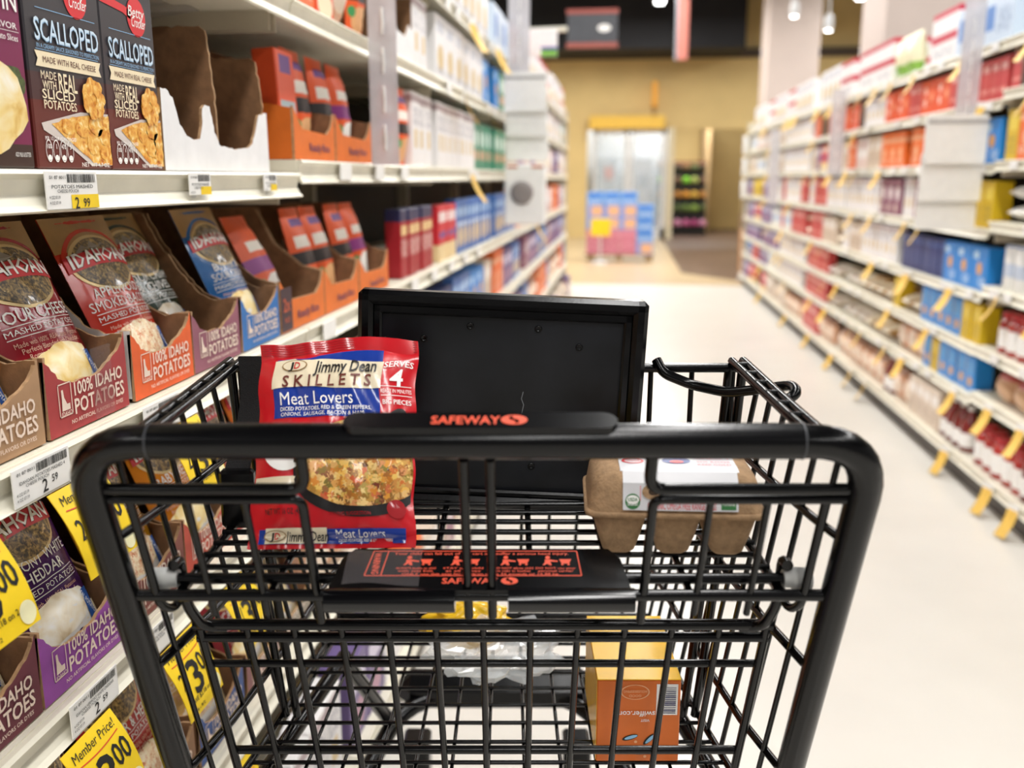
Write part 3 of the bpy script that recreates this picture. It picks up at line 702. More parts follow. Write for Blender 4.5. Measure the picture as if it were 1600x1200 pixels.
# scalloped potato boxes
CHAR = mat('charcoal_print', '#333034', .35, var=.04); BRN = mat('red_brown_print', '#5d2a24', .35, var=.05); LBL = mat('light_blue_print', '#8fbfe6', .4, var=0)
SPOON = mat('spoon_red', '#d8242c', .35, var=0)
def potato_box(t, w, h, d, base, low):
    MB().box(-w/2, w/2, 0, d, 0, h, base, .0015).build('carton', t)
def scalloped(t, w=.1125, h=.207, d=.042):
    base = pack('scalloped_box', '#333034', [('r', -1, 2, .30, .42, '#472b2b'), ('r', -1, 2, -1, .30, '#652820')], .35)
    potato_box(t, w, h, d, base, None)
    mb = MB()
    mb.ell(w*.17, h*.79, .020, .0205, SPOON, l=.0006); mb.poly([(-w/2+.001, h*.815), (-w/2+.001, h*.86), (-.005, h*.83), (w*.06, h*.815), (w*.06, h*.77), (-.01, h*.795)], SPOON, l=.0006)
    mb.text('Betty', w*.16, h*.816, .0115, WPR, shear=.2, bold=.005, l=.001); mb.text('Crocker', w*.19, h*.765, .011, WPR, shear=.2, bold=.005, width=.03, l=.001)
    mb.build('spoon_logo', t, label='red spoon logo with white script')
    mb = MB()
    mb.rect(-w*.36, w*.42, h*.695, h*.698, LBL); mb.text('SCALLOPED', w*.02, h*.607, .0205, LBL, width=w*.84, bold=.022)
    mb.text('SCALLOPED', w*.02-.0006, h*.609, .0205, mat('pale_blue_print', '#cfe4f5', .4, var=0), width=w*.84, bold=.006, l=.0016)
    mb.text('IN A CREAMY SAUCE SEASONED TO PERFECTION', w*.02, h*.536, .004, LBL, width=w*.82, bold=.005); mb.rect(-w*.4, w*.42, h*.518, h*.521, LBL)
    a, b = h*.445, h*.512
    mb.poly([(-w*.42, a), (w*.45, a), (w*.42, (a+b)/2), (w*.45, b), (-w*.42, b), (-w*.39, (a+b)/2)], CREAMP)
    mb.text('MADE WITH REAL CHEESE', w*.02, h*.479, .0058, BRN, width=w*.7, bold=.004)
    for s_, x, v, hh_, wd in (('MADE', -.28, .412, .0075, .19), ('WITH', -.28, .37, .0075, .17), ('REAL', -.04, .391, .017, .24), ('SLICED', -.17, .33, .0088, .42), ('POTATOES', -.16, .285, .0082, .42)):
        mb.text(s_, w*x, h*v, hh_, CREAMP, width=w*wd, bold=.012)
    mb.build('title_lettering', t)
    mb = MB(); mb.poly([(-w*.42, h*.20), (w*.10, h*.265), (w*.499, h*.27), (w*.499, h*.02), (w*.20, h*.015), (-.006, h*.09), (-w*.40, h*.17)], mat('white_dish_print', '#d9cfc8', .3), l=.0005)
    mb.poly(jag([(-w*.30, h*.20), (-w*.02, h*.24), (w*.2, h*.255), (w*.499, h*.262), (w*.499, h*.022), (w*.22, h*.03), (0, h*.10), (-w*.2, h*.165)], .001, .006), GRATIN, l=.0009)
    for (x, v, r) in ((.1, .19, .011), (.3, .21, .013), (.25, .12, .013), (.4, .08, .009), (.4, .16, .01), (-.1, .19, .009)): mb.ell(w*x, h*v, r, r*.8, GRATIN, l=.0013, wob=.06)
    mb.ell(w*.29, h*.335, .019, .0185, GRATIN, l=.0016, wob=.05)
    for q in range(7): mb.ell(w*.29+.013*math.cos(q*.9), h*.335+.013*math.sin(q*.9), .0085, .008, GRATIN, l=.002+.0001*q, wob=.06)
    mb.ell(w*.37, h*.262, .012, .0035, mat('steel_print', '#8f8c8a', .3), l=.0008, rot=.5)
    mb.build('food_picture', t, label='printed scoop and dish of cheesy sliced potatoes')
    mb = MB()
    mb.text('PER 1/2 CUP AS PACKAGED', -w*.2, h*.135, .0035, WPR, width=w*.4, bold=.006)
    for i, s_ in enumerate(('100', '1', '470', '3')):
        x = -w*.36+i*.0115; mb.ell(x, h*.08, .0052, .0105, WPR, inner=.88, rings=1); mb.text(s_, x, h*.10, .0045, WPR, bold=.01, width=.007 if len(s_) > 1 else None)
        mb.ell(x, h*.05, .003, .0025, WPR)
    mb.text('NET WT 4.7 OZ', w*.25, h*.022, .0042, WPR, width=w*.4, bold=.006)
    mb.build('small_print', t)
for y, w_, lb in ((.8935, .127, 'dark scalloped potato box beside the magenta box'), (1.0145, .1125, 'dark scalloped potato box beside the torn white tray')):
    t = thing('potato_box', lb, 'box', L(y, 1.197), LR, 'scalloped potato boxes'); scalloped(t, w_)
t = thing('potato_box', 'magenta mashed potato box beside the scalloped boxes', 'box', L(.762, 1.197), LR, 'potato side dish boxes')
mg = pack('magenta_box', '#7a1f4c', [('r', -1, 2, .0, .10, '#3b2620'), ('r', .6, 2, .9, 1, '#c8322c')], .35)
MB().box(-.063, .063, 0, .042, 0, .207, mg, .0015).build('carton', t)
mb = MB(); mb.text('GRATIN', .02, .143, .017, WPR, width=.075, bold=.01); mb.text('CHEESY FLAVOR', .015, .122, .0055, WPR, width=.08, bold=.004); mb.text('Made with Real Potato Slices', .015, .112, .0055, WPR, width=.08, bold=.004)
mb.rect(-.05, .058, .117, .1174, WPR); mb.build('title_lettering', t); mb = MB(); mb.text('ADD MILK & BUTTER', .045, .012, .004, WPR, width=.022, bold=.005); mb.build('small_print', t)
mb = MB(); mb.ell(.0, .055, .055, .046, MASH, wob=.06, l=.001); mb.ell(.042, .075, .018, .012, mat('printed_greens', '#4f5f2e', .4, var=.3, scale=200), l=.0007, wob=.1); mb.ell(-.01, .04, .011, .011, mat('magenta_seal', '#8a1f50', .4), l=.002); mb.build('food_picture', t, label='printed cheesy potatoes with green beans')

# torn white display tray, two wells
t = thing('white_display_tray', 'nearly empty white tray torn into two scoops with brown inside', 'tray', L(1.2425, 1.197), LR)
w_ = .333
top = [(-.165, .094), (-.152, .094), (-.135, .085), (-.128, .070), (-.122, .055), (-.105, .042), (-.085, .038), (-.068, .040), (-.060, .055), (-.056, .078), (-.048, .083), (-.034, .082), (-.028, .068), (-.024, .05), (-.01, .034), (.035, .03), (.06, .031), (.09, .034), (.105, .04), (.12, .06), (.135, .082), (.165, .086)]
mb = MB(); mb.prism([(-.1665, 0)]+jag(top, .0012, .006)+[(.1665, 0)], .004, WCARD, KRAFT, KRAFTL); mb.build('front_panel', t)
for x, hh_ in ((-.165, .205), (-.005, .185), (.163, .165)):
    pr = jag([(.004, .08), (.007, .12), (.012, hh_-.006), (.02, hh_), (.22, hh_)], .0012, .007)
    mb = MB(); mb.prism([(.004, 0)]+pr+[(.22, 0)], .004, KRAFT, KRAFT, KRAFTL, mp=lambda u, v, l: (x-.002+l, u, v)); mb.build('divider' if abs(x) < .1 else 'side_panel', t)
MB().box(-.166, .166, .22, .224, 0, .205, KRAFT).build('back_panel', t)
MB().box(-.166, .166, .004, .22, 0, .003, KRAFT).build('bottom_panel', t)
mb = MB(); mb.grid(lambda a, b: (-.167+.19*a, .03+.15*b, .207+.004*math.sin(a*9)*math.cos(b*7)-.012*a*b), 16, 10, mat('grey_film', '#9a9a96', .15, var=.1, alpha=.6, coat=.5)); mb.build('plastic_wrap', t, label='crumpled grey plastic wrap')
t = thing('foil_pouch', 'small pouch lying low inside the torn white tray', 'pouch', L(1.165, 1.202, .03), LR); lean(t, 30)
S = pouch_map(.10, .07, .012, .003, 1); mb = MB(); pouch_body(mb, .10, .07, .012, mat('silver_foil', '#c9c5c2', .25, metal=.5), S); mb.build('pouch_body', t)
mb = MB(); mb.ell(0, .045, .03, .014, MASH, S, .001); mb.build('print_patch', t)

# ------------------------------------------------------------------ price labels and yellow tags
def bars(mb, u0, u1, v0, v1, m=INK, mp=flat, l=.0004):
    u = u0
    while u < u1:
        wd = random.choice((.0006, .0009, .0014)); mb.rect(u, min(u+wd, u1), v0, v1, m, mp, l); u += wd+random.choice((.0006, .001))
def price_label(y, z, w, price, lab, yellow=None, h=.034, name=''):
    t = thing('shelf_label', lab, 'label', (LLAT+.0085, y, z-.002), LR, 'white shelf edge labels')
    MB().box(-w/2, w/2, 0, .0012, -h, 0, WHITE).build('card', t)
    mb = MB(); bars(mb, -w*.1, w*.45, -.010, -.002); mb.text('01 07 0011', -w*.28, -.005, .003, INK, l=.0004, width=w*.3); mb.text(name or 'POTATOES MASHED', 0, -.0135, .0034, INK, l=.0004, width=w*.8)
    mb.text('CHEESE POUCH', -w*.1, -.0175, .003, GREYINK, l=.0004, width=w*.4)
    if price and not yellow: mb.text(price[0], w*.02, -.0255, .0125, INK, l=.0004, bold=.012); mb.text(price[1:], w*.2, -.0225, .007, INK, l=.0004, bold=.008)
    for i in range(2): mb.text('4 OZ 07.19', -w*.36, -.023-.005*i, .003, GREYINK, l=.0004, width=w*.2)
    mb.build('print', t)
    if yellow:
        mb = MB(); mb.rect(yellow[0]*w, yellow[1]*w, -h, -h*.62, YEL, l=.0004)
        if price: mb.text(price[0], w*.05, -h*.84, .011, INK, l=.0008, bold=.008); mb.text(price[1:], w*.24, -h*.84, .0085, INK, l=.0008, bold=.006)
        mb.build('yellow_strip', t)
    return t
price_label(.85, 1.197, .085, '299', 'white label with yellow 2.99 strip under the magenta and scalloped boxes', (-.05, .5))
price_label(1.125, 1.197, .06, None, 'white label with yellow strip under the torn white tray', (0, .5), .026)
price_label(1.36, 1.197, .05, None, 'small white label with yellow strip near the rail end', (0, .5), .024)
price_label(.757, .943, .085, '259', 'white 2.59 label above the yellow 2/3.00 tag on the kraft tray rail', name='IDAHOAN POTATOES MASHED 4')
price_label(.985, .943, .085, None, 'white barcode label behind the cart rail below the orange tray')
price_label(.80, .691, .085, '259', 'white 2.59 label under the purple tray', name='IDAHOAN VERMONT WHITE CHEDDAR')
price_label(.94, .691, .06, None, 'white label behind the cart tube beside the purple tray')
def sale_tag(y, z, lab, w=.088, h=.088, tilt=22, lat=None, rz=LR, roll=0, simple=False):
    t = thing('sale_tag', lab, 'price tag', ((LLAT+.011) if lat is None else lat, y, z), rz, 'yellow sale tags')
    t.matrix_basis = Matrix.Translation(t.location) @ Matrix.Rotation(rz, 4, 'Z') @ Matrix.Rotation(math.radians(roll), 4, 'Y') @ Matrix.Rotation(-math.radians(tilt), 4, 'X')
    def mp(u, v, l): return (u, -l-.006*math.sin(-v/h*PI*.9), v)
    mb = MB(); mb.grid(lambda a, b: mp((a-.5)*w, -h*b, 0), 2, 8, YEL); mb.grid(lambda a, b: mp((a-.5)*w, -h*b, -.0008), 2, 8, YEL); mb.build('card', t)
    mb = MB()
    mb.text('Member Price!', 0, -h*.12, .0095, INK, mp, .0006, w*.8, .006, shear=.2)
    mb.add([mp(w*(-.4+.8*i/10), -h*(.235+.03*math.sin(i/10*PI))+q, .0006) for q in (0, .0012) for i in range(11)], [(i, i+1, 12+i, 11+i) for i in range(10)], REDINK)
    mb.text('2/', -w*.30, -h*.47, .021, INK, mp, .0006, .017, .006); mb.text('3', -w*.03, -h*.53, .040, INK, mp, .0006, .024, .02); mb.text('00', w*.28, -h*.44, .024, INK, mp, .0006, .027, .014)
    mb.text('SAVE $2.18 on 2', -w*.05, -h*.80, .0055, INK, mp, .0006, w*.6, .006); mb.ell(w*.36, -h*.86, .010, .010, mat('pale_tag_seal', '#f5efc0', .5), mp, .0006)
    mb.text('7/4 - 9/2', -w*.2, -h*.93, .004, INK, mp, .0006, w*.3, .003)
    mb.build('print', t)
for (y, z, lab) in ((.635, .905, 'yellow member price tag under the kraft tray'), (.80, .905, 'yellow 2/3.00 tag hanging between the kraft and dark red trays'),
                    (1.02, .905, 'yellow 2/3.00 tag under the orange tray behind the cart wires'), (.775, .652, 'yellow 2/3.00 tag under the purple tray'),
                    (.965, .652, 'yellow 2/3.00 tag beside the black cart tube below the rust tray'), (1.13, .652, 'yellow 2/3.00 tag below the tomato red tray'),
                    (1.10, .385, 'yellow tag on the low shelf seen through the cart wires')):
    sale_tag(y, z, lab)

# ------------------------------------------------------------------ things in the cart
CM = cart.matrix_basis
def in_cart(o, x, f, d, m=None):
    o.matrix_basis = CM @ Matrix.Translation(C(x, f, d)) @ (m or Matrix())
# red skillets bag
t = thing('frozen_meal_bag', 'red glossy bag of skillet potatoes standing on the cart seat', 'bag')
w_, h_ = .143, .187
in_cart(t, -.129, .747, .309, Matrix.Rotation(-math.radians(29), 4, 'X') @ Matrix.Rotation(math.radians(-.8), 4, 'Y'))
BAGR = mat('red_film', '#cf1d27', .2, var=.05, coat=.3, ridge=.5, bscale=26)
def SB(u, v, l):
    t_ = min(1, max(0, v/h_)); q = min(1, abs(2*u/w_))
    pr = max(0, math.sin(PI*min(1, max(0, (t_-.045)/.885))))**.5*(1-q**3)
    y = -.017*pr-l
    y -= .0016*pr*(math.sin((u*.8+v*.35)*230)**3)+.0012*math.sin(u*95-v*40)*pr
    if t_ > .93 or t_ < .05: y += .0014*math.sin(u*190+v*20)+.003*math.sin(u*38)
    return (u*(1-.03*math.sin(PI*t_))+.0012*math.sin(v*120), y, v+(.004*math.sin(u*40+.6) if t_ > .9 else 0))
mb = MB(); mb.grid(lambda a, b: SB((a-.5)*w_, b*h_, 0), 40, 46, BAGR); mb.grid(lambda a, b: (lambda p: (p[0], -p[1]*.35+.001, p[2]))(SB((a-.5)*w_, b*h_, 0)), 16, 18, BAGR)
mb.build('bag_film', t)
mb = MB(); dk = mat('seal_dark_red', '#b01a22', .25, coat=.6)
for i in range(5): mb.rect(-w_*.49, w_*.49, h_*.94+i*.0022, h_*.94+i*.0022+.0009, dk, SB, .0006, 20, 1)
mb.build('top_seal', t)
BLU = mat('royal_blue_print', '#1d3a96', .2, coat=.3, var=.03, ridge=.5, bscale=26); TANP = mat('parchment_print', '#f0e2c4', .2, coat=.3, var=.06, ridge=.5, bscale=26)
BRT = mat('brown_title_print', '#6b2a1e', .4, var=0); BLK = mat('black_print', '#1b1717', .35, var=.05)
mb = MB(); mb.rect(-w_*.39, w_*.28, h_*.60, h_*.925, BLU, SB, .0008, 40, 24)
def parch(a, b): return SB(w_*(-.40+.69*a), h_*(.745+.145*b+.008*math.sin(a*6)*(1-b)+.012*math.sin(a*5)*b), .0015)
mb.grid(parch, 44, 18, TANP)
mb.rect(-w_*.44, w_*.44, h_*.02, h_*.085, BLU, SB, .0014, 40, 6); mb.rect(-w_*.40, -w_*.03, h_*.022, h_*.09, TANP, SB, .0019, 20, 6); mb.rect(-w_*.49, -w_*.18, h_*.262, h_*.325, TANP, SB, .0006, 8, 3)
mb.build('print_panels', t)
mb = MB()
def jd(mb, cx, cv, k):
    mb.ell(w_*cx, h_*cv, .0115*k, .0058*k, GOLD, SB, .0023, 26, 2); mb.ell(w_*cx, h_*cv, .0105*k, .0049*k, TANP, SB, .0026, 26, 2)
    mb.text('J', w_*cx-.0028*k, h_*cv, .0068*k, BLK, SB, .0030, .0042*k, .05); mb.text('D', w_*cx+.0026*k, h_*cv, .0068*k, BAGR, SB, .0030, .0052*k, .05)
jd(mb, -.27, .862, 1)
mb.text('Jimmy Dean', w_*.055, h_*.856, .0118, BLK, SB, .0024, .056, .035)
mb.text('S K I L L E T S', -w_*.05, h_*.783, .0112, BRT, SB, .0024, .080, .04)
mb.text('Meat Lovers', -w_*.115, h_*.695, .0125, WPR, SB, .0019, .066, .008)
mb.text('DICED POTATOES, RED & GREEN PEPPERS,', -w_*.06, h_*.642, .0036, WPR, SB, .0019, .082, .01); mb.text('ONIONS, SAUSAGE, BACON & HAM', -w_*.08, h_*.616, .0036, WPR, SB, .0019, .075, .01)
lo = MB(); lo.text('DICED POTATOES, RED & GREEN PEPPERS', w_*.2, h_*.035, .0025, WPR, SB, .0028, .046, .006)
lo.text('Meat Lovers', w_*.17, h_*.063, .0065, WPR, SB, .0028, .042, .006); jd(lo, -.34, .055, .85); lo.text('Jimmy Dean', -w_*.145, h_*.053, .0085, BLK, SB, .0028, .036, .012)
lo.text('NET WT 16 OZ (454g)', -w_*.27, h_*.165, .0052, BLK, SB, .002, .036, .006); lo.build('lower_lettering', t)
mb.build('lettering', t); mb = MB()
mb.text('SERVES', w_*.385, h_*.862, .0058, WPR, SB, .0012, .026, .012, arc=.002); mb.text('4', w_*.385, h_*.80, .0165, WPR, SB, .0012, .0115, .03)
mb.text('READY IN MINUTES', w_*.385, h_*.73, .0038, WPR, SB, .0012, .027, .008); mb.rect(w_*.29, w_*.48, h_*.752, h_*.755, WPR, SB, .0012, 4, 1); mb.rect(w_*.29, w_*.48, h_*.705, h_*.708, WPR, SB, .0012, 4, 1)
mb.text('BIG PIECES', w_*.385, h_*.675, .0045, WPR, SB, .0012, .025, .01)
mb.text('SERVING SUGGESTION', w_*.12, h_*.15, .003, dk, SB, .003, .036, .004)
mb.build('side_lettering', t)
mb = MB()
SBc = lambda u, v, l: SB(min(u, .487*w_), v, l)
mb.ell(w_*.19, h_*.36, w_*.435, h_*.225, BLK, SBc, .0010, 56, 8); mb.ell(w_*.19, h_*.385, w_*.405, h_*.205, HASH, SBc, .0017, 56, 9, wob=.012)
mb.ell(w_*.37, h_*.565, .009, .016, BLK, SB, .0008, 24, 2, inner=.6, rot=-.5)
mb.ell(-w_*.3, h_*.46, .0205, .0205, WPR, SB, .0011, 30, 2); mb.text('FRESH TASTE', -w_*.3, h_*.445, .0055, BAGR, SB, .0016, .03, .02, arc=-.004)
mb.ell(w_*.40, h_*.17, .008, .008, dk, SB, .0018, 20, 2)
mb.build('food_picture', t, label='printed black skillet of diced potatoes and sausage')

# egg carton
t = thing('egg_carton', 'brown pulp half dozen egg carton with white printed label', 'egg carton')
in_cart(t, .1625, .774, .3110, Matrix.Rotation(math.radians(-3), 4, 'Z'))
PULP = mat('brown_pulp', '#a58563', .92, var=.12, scale=160, bump=.5, bscale=500)
def rrect(hx, hy, r, z, n=5):
    out = []
    for cx, cy, a0 in ((hx-r, hy-r, 0), (-hx+r, hy-r, PI/2), (-hx+r, -hy+r, PI), (hx-r, -hy+r, 1.5*PI)):
        out += [(cx+r*math.cos(a0+PI/2*i/n), cy+r*math.sin(a0+PI/2*i/n), z) for i in range(n+1)]
    return out
def loft(mb, rings, m, cap0=False, cap1=True):
    n = len(rings[0]); V = [p for r in rings for p in r]
    F = [(i*n+k, i*n+(k+1) % n, (i+1)*n+(k+1) % n, (i+1)*n+k) for i in range(len(rings)-1) for k in range(n)]
    if cap0: F.append(tuple(range(n)))
    if cap1: F.append(tuple(range((len(rings)-1)*n, len(rings)*n)))
    mb.add(V, F, m, True)
cu_ = MB()
for i in (-1, 0, 1):
    for j in (-.5, .5):
        cx, cy = i*.0455, j*.046
        cu_ = MB(); loft(cu_, [[(x+cx, y+cy, z) for x, y, z in rrect(a, b, min(a, b)*.55, z)] for a, b, z in ((.010, .010, 0), (.0135, .0135, .003), (.0175, .018, .016), (.0225, .0225, .034), (.0225, .0228, .038))], PULP, True, False); cu_.build('egg_cup', t)
mb = MB(); loft(mb, [rrect(a, b, .012, z) for a, b, z in ((.070, .047, .0375), (.0745, .0515, .0375), (.0750, .052, .0395), (.0745, .0515, .042), (.070, .047, .042))], PULP, False, False); mb.build('rim', t)
mb = MB(); loft(mb, [rrect(a, b, r, z) for a, b, r, z in ((.0725, .0495, .012, .042), (.0715, .0485, .013, .046), (.0695, .046, .014, .060), (.0665, .042, .015, .068), (.060, .036, .014, .0725), (.05, .028, .01, .0738))], PULP); mb.build('lid', t)
def top_(u, v, l): return (u, v, .0739+l-max(0, abs(v)-.028)*.18)
def front_(u, v, l):
    k = (v-.046)/(.068-.046); return (u, -(.0490-.0065*k)-l-.0007, v)
LABEL = mat('label_paper', '#d9d8db', .45, var=.02); HRED = mat('heart_red', '#d4373f', .4, var=0); GRN = mat('seal_green', '#3c7a45', .4, var=0); NVY = mat('navy_print', '#2b3f86', .4, var=0); PINK = mat('pink_print', '#e58b93', .4, var=0)
mb = MB(); mb.rect(-.046, .052, -.0355, .036, LABEL, top_, .0006, 4, 10)
mb.grid(lambda a, b: (lambda p, q: tuple(p[i]*(1-b)+q[i]*b for i in range(3)))(front_(-.044+.094*a, .066, .0008), top_(-.044+.094*a, -.0355, .0006)), 4, 3, LABEL)
mb.rect(-.044, .050, .0445, .066, LABEL, front_, .0008, 4, 4); mb.build('paper_label', t)
mb = MB()
mb.text('ORGANIC OMEGA FREE RANGE-EGGS', .004, .0485, .0055, HRED, front_, .0014, .056, .012)
mb.ell(-.036, .0515, .0062, .0062, GRN, front_, .0012, 22, 2); mb.ell(-.036, .053, .0052, .0035, WPR, front_, .0015, 20, 1); mb.text('USDA', -.036, .0533, .0028, GRN, front_, .0018, .008, .02); mb.text('ORGANIC', -.036, .0495, .0022, WPR, front_, .0018, .009, .01)
mb.rect(.036, .048, .046, .0535, GRN, front_, .0012); mb.text('HUMANE', .042, .0505, .0025, WPR, front_, .0016, .01, .01)
mb.ell(.004, .0605, .005, .0042, NVY, front_, .0012); mb.ell(.004, .0595, .0028, .0022, HRED, front_, .0016); mb.text('The Country Hen', .018, .060, .003, PINK, front_, .0014, .02, .01)
for x in (-.03, .026): mb.rect(x, x+.0006, .052, .064, PINK, front_, .0012, 1, 3)
mb.build('front_print', t, label='red, green and navy egg label print'); mb = MB()
mb.ell(-.034, -.012, .0095, .007, HRED, top_, .001, 22, 2, inner=.75); mb.text('FREE RANGE', -.034, .002, .0045, GRN, top_, .001, .022, .015); mb.text('OMEGA', -.034, -.011, .004, HRED, top_, .001, .012, .015)
mb.ell(-.033, .018, .0075, .006, GRN, top_, .001, 22, 2, inner=.7); mb.text('USDA', -.033, .018, .0035, GRN, top_, .0012, .009, .015)
mb.text('The', -.006, .022, .005, HRED, top_, .001, None, .02); mb.text('Country Hen', -.004, .010, .0065, HRED, top_, .001, .03, .02); mb.ell(.003, -.010, .012, .0085, NVY, top_, .001, 24, 2); mb.ell(.003, -.014, .006, .004, HRED, top_, .0014, 20, 1)
mb.rect(.018, .044, .012, .026, mat('grey_box_print', '#a9b3bd', .5), top_, .001); mb.text('CERTIFIED', .031, .019, .003, WPR, top_, .0014, .02, .01)
for i in range(4): mb.text(('LARGE GRADE A', 'OMEGA 3', 'SIX EGGS', 'KEEP COLD')[i], .034, .004-.008*i, .0042, PINK, top_, .001, .028, .012)
mb.tube([top_(-.05+.1*i/12, .026+.004*math.sin(i), .0008) for i in range(13)], .0003, PINK, 4)
mb.build('label_print', t, label='red, green and navy egg label print')
for x in (-.019, .021):
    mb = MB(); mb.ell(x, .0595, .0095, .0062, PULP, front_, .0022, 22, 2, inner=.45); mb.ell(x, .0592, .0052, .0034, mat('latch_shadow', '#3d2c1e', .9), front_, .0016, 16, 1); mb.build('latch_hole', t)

# orange duster box in the basket
t = thing('duster_box', 'orange and yellow cleaning duster box upside down in the basket', 'box')
in_cart(t, .1555, .868, .5965)
w_, d_, h_ = .086, .142, .0945
ORB = mat('orange_carton', '#e06f1d', .4, var=.04); YLB = mat('yellow_carton', '#f4bf1c', .38, var=.04)
mb = MB(); mb.box(-w_/2, w_/2, 0, d_, 0, h_-.001, ORB, .0012); mb.build('carton', t)
mb = MB(); mb.box(-w_/2, w_/2, -.0003, d_, h_-.001, h_+.0002, YLB, .0005); mb.box(-w_/2-.0004, -w_/2, .001, d_-.001, .002, h_-.002, YLB); mb.build('end_flap', t)
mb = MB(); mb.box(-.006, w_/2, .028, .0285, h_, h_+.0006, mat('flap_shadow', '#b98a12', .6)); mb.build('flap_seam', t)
mb = MB(); OP = mat('pale_orange_print', '#f2b583', .5, var=0)
mb.rect(.018, .040, h_-.040, h_-.005, WPR, l=.0006); bb = h_-.038
while bb < h_-.008: mb.rect(.021, .038, bb, bb+random.choice((.0006, .001, .0014)), mat('navy_bars', '#3a3a66', .5, var=0), l=.001); bb += .0022
mb.ell(-.004, h_-.014, .015, .0085, OP, inner=.9, rings=1, l=.0006); mb.text('GOOD', -.004, h_-.018, .003, OP, rot=PI); mb.text('HOUSEKEEPING', -.004, h_-.013, .003, OP, rot=PI, width=.024)
mb.text('swiffer.com', -.003, h_-.0385, .0062, WPR, rot=PI, width=.040, bold=.012); mb.text('VISIT', .007, h_-.046, .003, WPR, rot=PI)
SKY = mat('sky_blue_print', '#8fc4e8', .4, var=0)
for (x, v, r) in ((-.008, h_-.066, .3), (.012, h_-.068, .8), (.002, h_-.083, 0)):
    mb.ell(x, v, .0085, .0028, INK, rot=r, l=.0006); mb.ell(x+.001, v+.0005, .007, .0018, SKY, rot=r, l=.001); mb.ell(x+.006, v-.005, .0016, .0016, OP, l=.0006)
mb.build('print', t, label='upside down white lettering, barcode and pictures')

# crumpled produce bag
t = thing('produce_bag', 'crumpled clear plastic bag with yellow end lying on the basket floor', 'bag')
in_cart(t, -.015, 1.075, .5965)
def blob(hx, hy, hz, m, name, cx=0, cy=0, seed=1, amp=.22):
    mb = MB(); rnd = random.Random(seed); ph = [rnd.random()*6 for _ in range(6)]
    def fn(a, b):
        th = 2*PI*a; p = PI*(b-.5)
        k = 1+amp*(math.sin(5*th+ph[0]+3*p)*math.cos(4*p+ph[1])+.6*math.sin(9*th+ph[2]-5*p)+.4*math.cos(13*p+ph[3]+2*th))*math.cos(p)
        return (cx+hx*k*math.cos(p)*math.cos(th), cy+hy*k*math.cos(p)*math.sin(th), max(0.0005, hz*(1+k*math.sin(p))))
    mb.grid(fn, 40, 22, m, False); return mb.build(name, t)
blob(.075, .06, .026, mat('crinkled_clear_film', '#e9eef0', .1, var=0, alpha=.38, coat=.8), 'clear_film', .02, -.015, 3)
blob(.055, .035, .028, mat('yellow_film', '#f5c518', .25, coat=.5), 'yellow_end', -.02, .045, 5, .15)
# ------------------------------------------------------------------ stocked shelves
K = {}
def kind(key, shape, name, cat, desc, w, d, h, m, m2=None):
    mb = MB()
    if shape == 'box':
        mb.box(-w/2, w/2, 0, d, 0, h, m, .0025)
    elif shape == 'bag':
        S_ = pouch_map(w, h, d*.5, .004, random.random()*6)
        mb.grid(lambda a, b: (lambda p: (p[0], p[1]+d*.5, p[2]))(S_((a-.5)*w, b*h, 0)), 8, 10, m); mb.grid(lambda a, b: (lambda p: (p[0], -p[1]+d*.5, p[2]))(S_((a-.5)*w, b*h, 0)), 6, 6, m)
    elif shape == 'lying':   # plump bag lying flat, its end to the aisle
        def fn(a, b):
            th = 2*PI*a; q = math.sin(PI*b)**.5; return (w/2*math.cos(th)*(.55+.45*q), d*b, h/2+h/2*math.sin(th)*q*(.9+.1*math.sin(9*b+th*3)))
        mb.grid(fn, 14, 10, m)
    elif shape == 'jar':
        r = w/2; M_ = Matrix.Translation((0, r, 0))
        mb.lathe([(r*.9, 0), (r, .004), (r, h*.74), (r*.78, h*.82), (r*.72, h*.85)], m, 14, M_); mb.lathe([(r*.8, h*.85), (r*.82, h*.86), (r*.82, h*.98), (r*.76, h)], m2, 14, M_); mb.lathe([(r*1.01, h*.15), (r*1.01, h*.62)], WPR, 14, M_)
    elif shape == 'bottle':
        r = w/2; M_ = Matrix.Translation((0, r, 0))
        mb.lathe([(r*.85, 0), (r, .006), (r, h*.55), (r*.8, h*.68), (r*.4, h*.82), (r*.36, h*.9)], m, 14, M_); mb.lathe([(r*.4, h*.9), (r*.4, h)], m2, 12, M_); mb.lathe([(r*1.015, h*.12), (r*1.015, h*.42)], WPR, 14, M_)
    elif shape == 'can':
        r = w/2; M_ = Matrix.Translation((0, r, 0))
        mb.lathe([(r*.96, 0), (r, .003), (r, h-.003), (r*.96, h)], m, 16, M_); mb.lathe([(r*1.01, h-.006), (r*1.01, h-.001)], m2 or HOUS, 16, M_)
    me = mb.mesh(name); K[key] = (name, cat, desc, w, d, h, me); return me
def P(n, base, *parts): return pack('pack_'+n, base, parts, .42)
kind('benbox', 'box', 'rice_box', 'box', 'orange rice carton', .10, .04, .17, P('benbox', '#e8552a', ('r', .2, .8, .78, .95, '#6a3f8a'), ('r', .1, .9, .35, .52, '#9fb0b4'), ('e', .5, .14, .42, .14, '#f3e4c0')))
kind('benbag', 'bag', 'rice_pouch', 'pouch', 'orange rice pouch with black ribbon', .115, .04, .185, P('benbag', '#ea5b22', ('r', .2, .85, .8, .88, '#6a3f8a'), ('r', .15, .85, .58, .70, '#f4ede2'), ('r', 0, 1, .40, .54, '#2b2626'), ('e', .5, .20, .36, .16, '#e9b27c'), ('e', .15, .28, .1, .06, '#3f9a5a')))
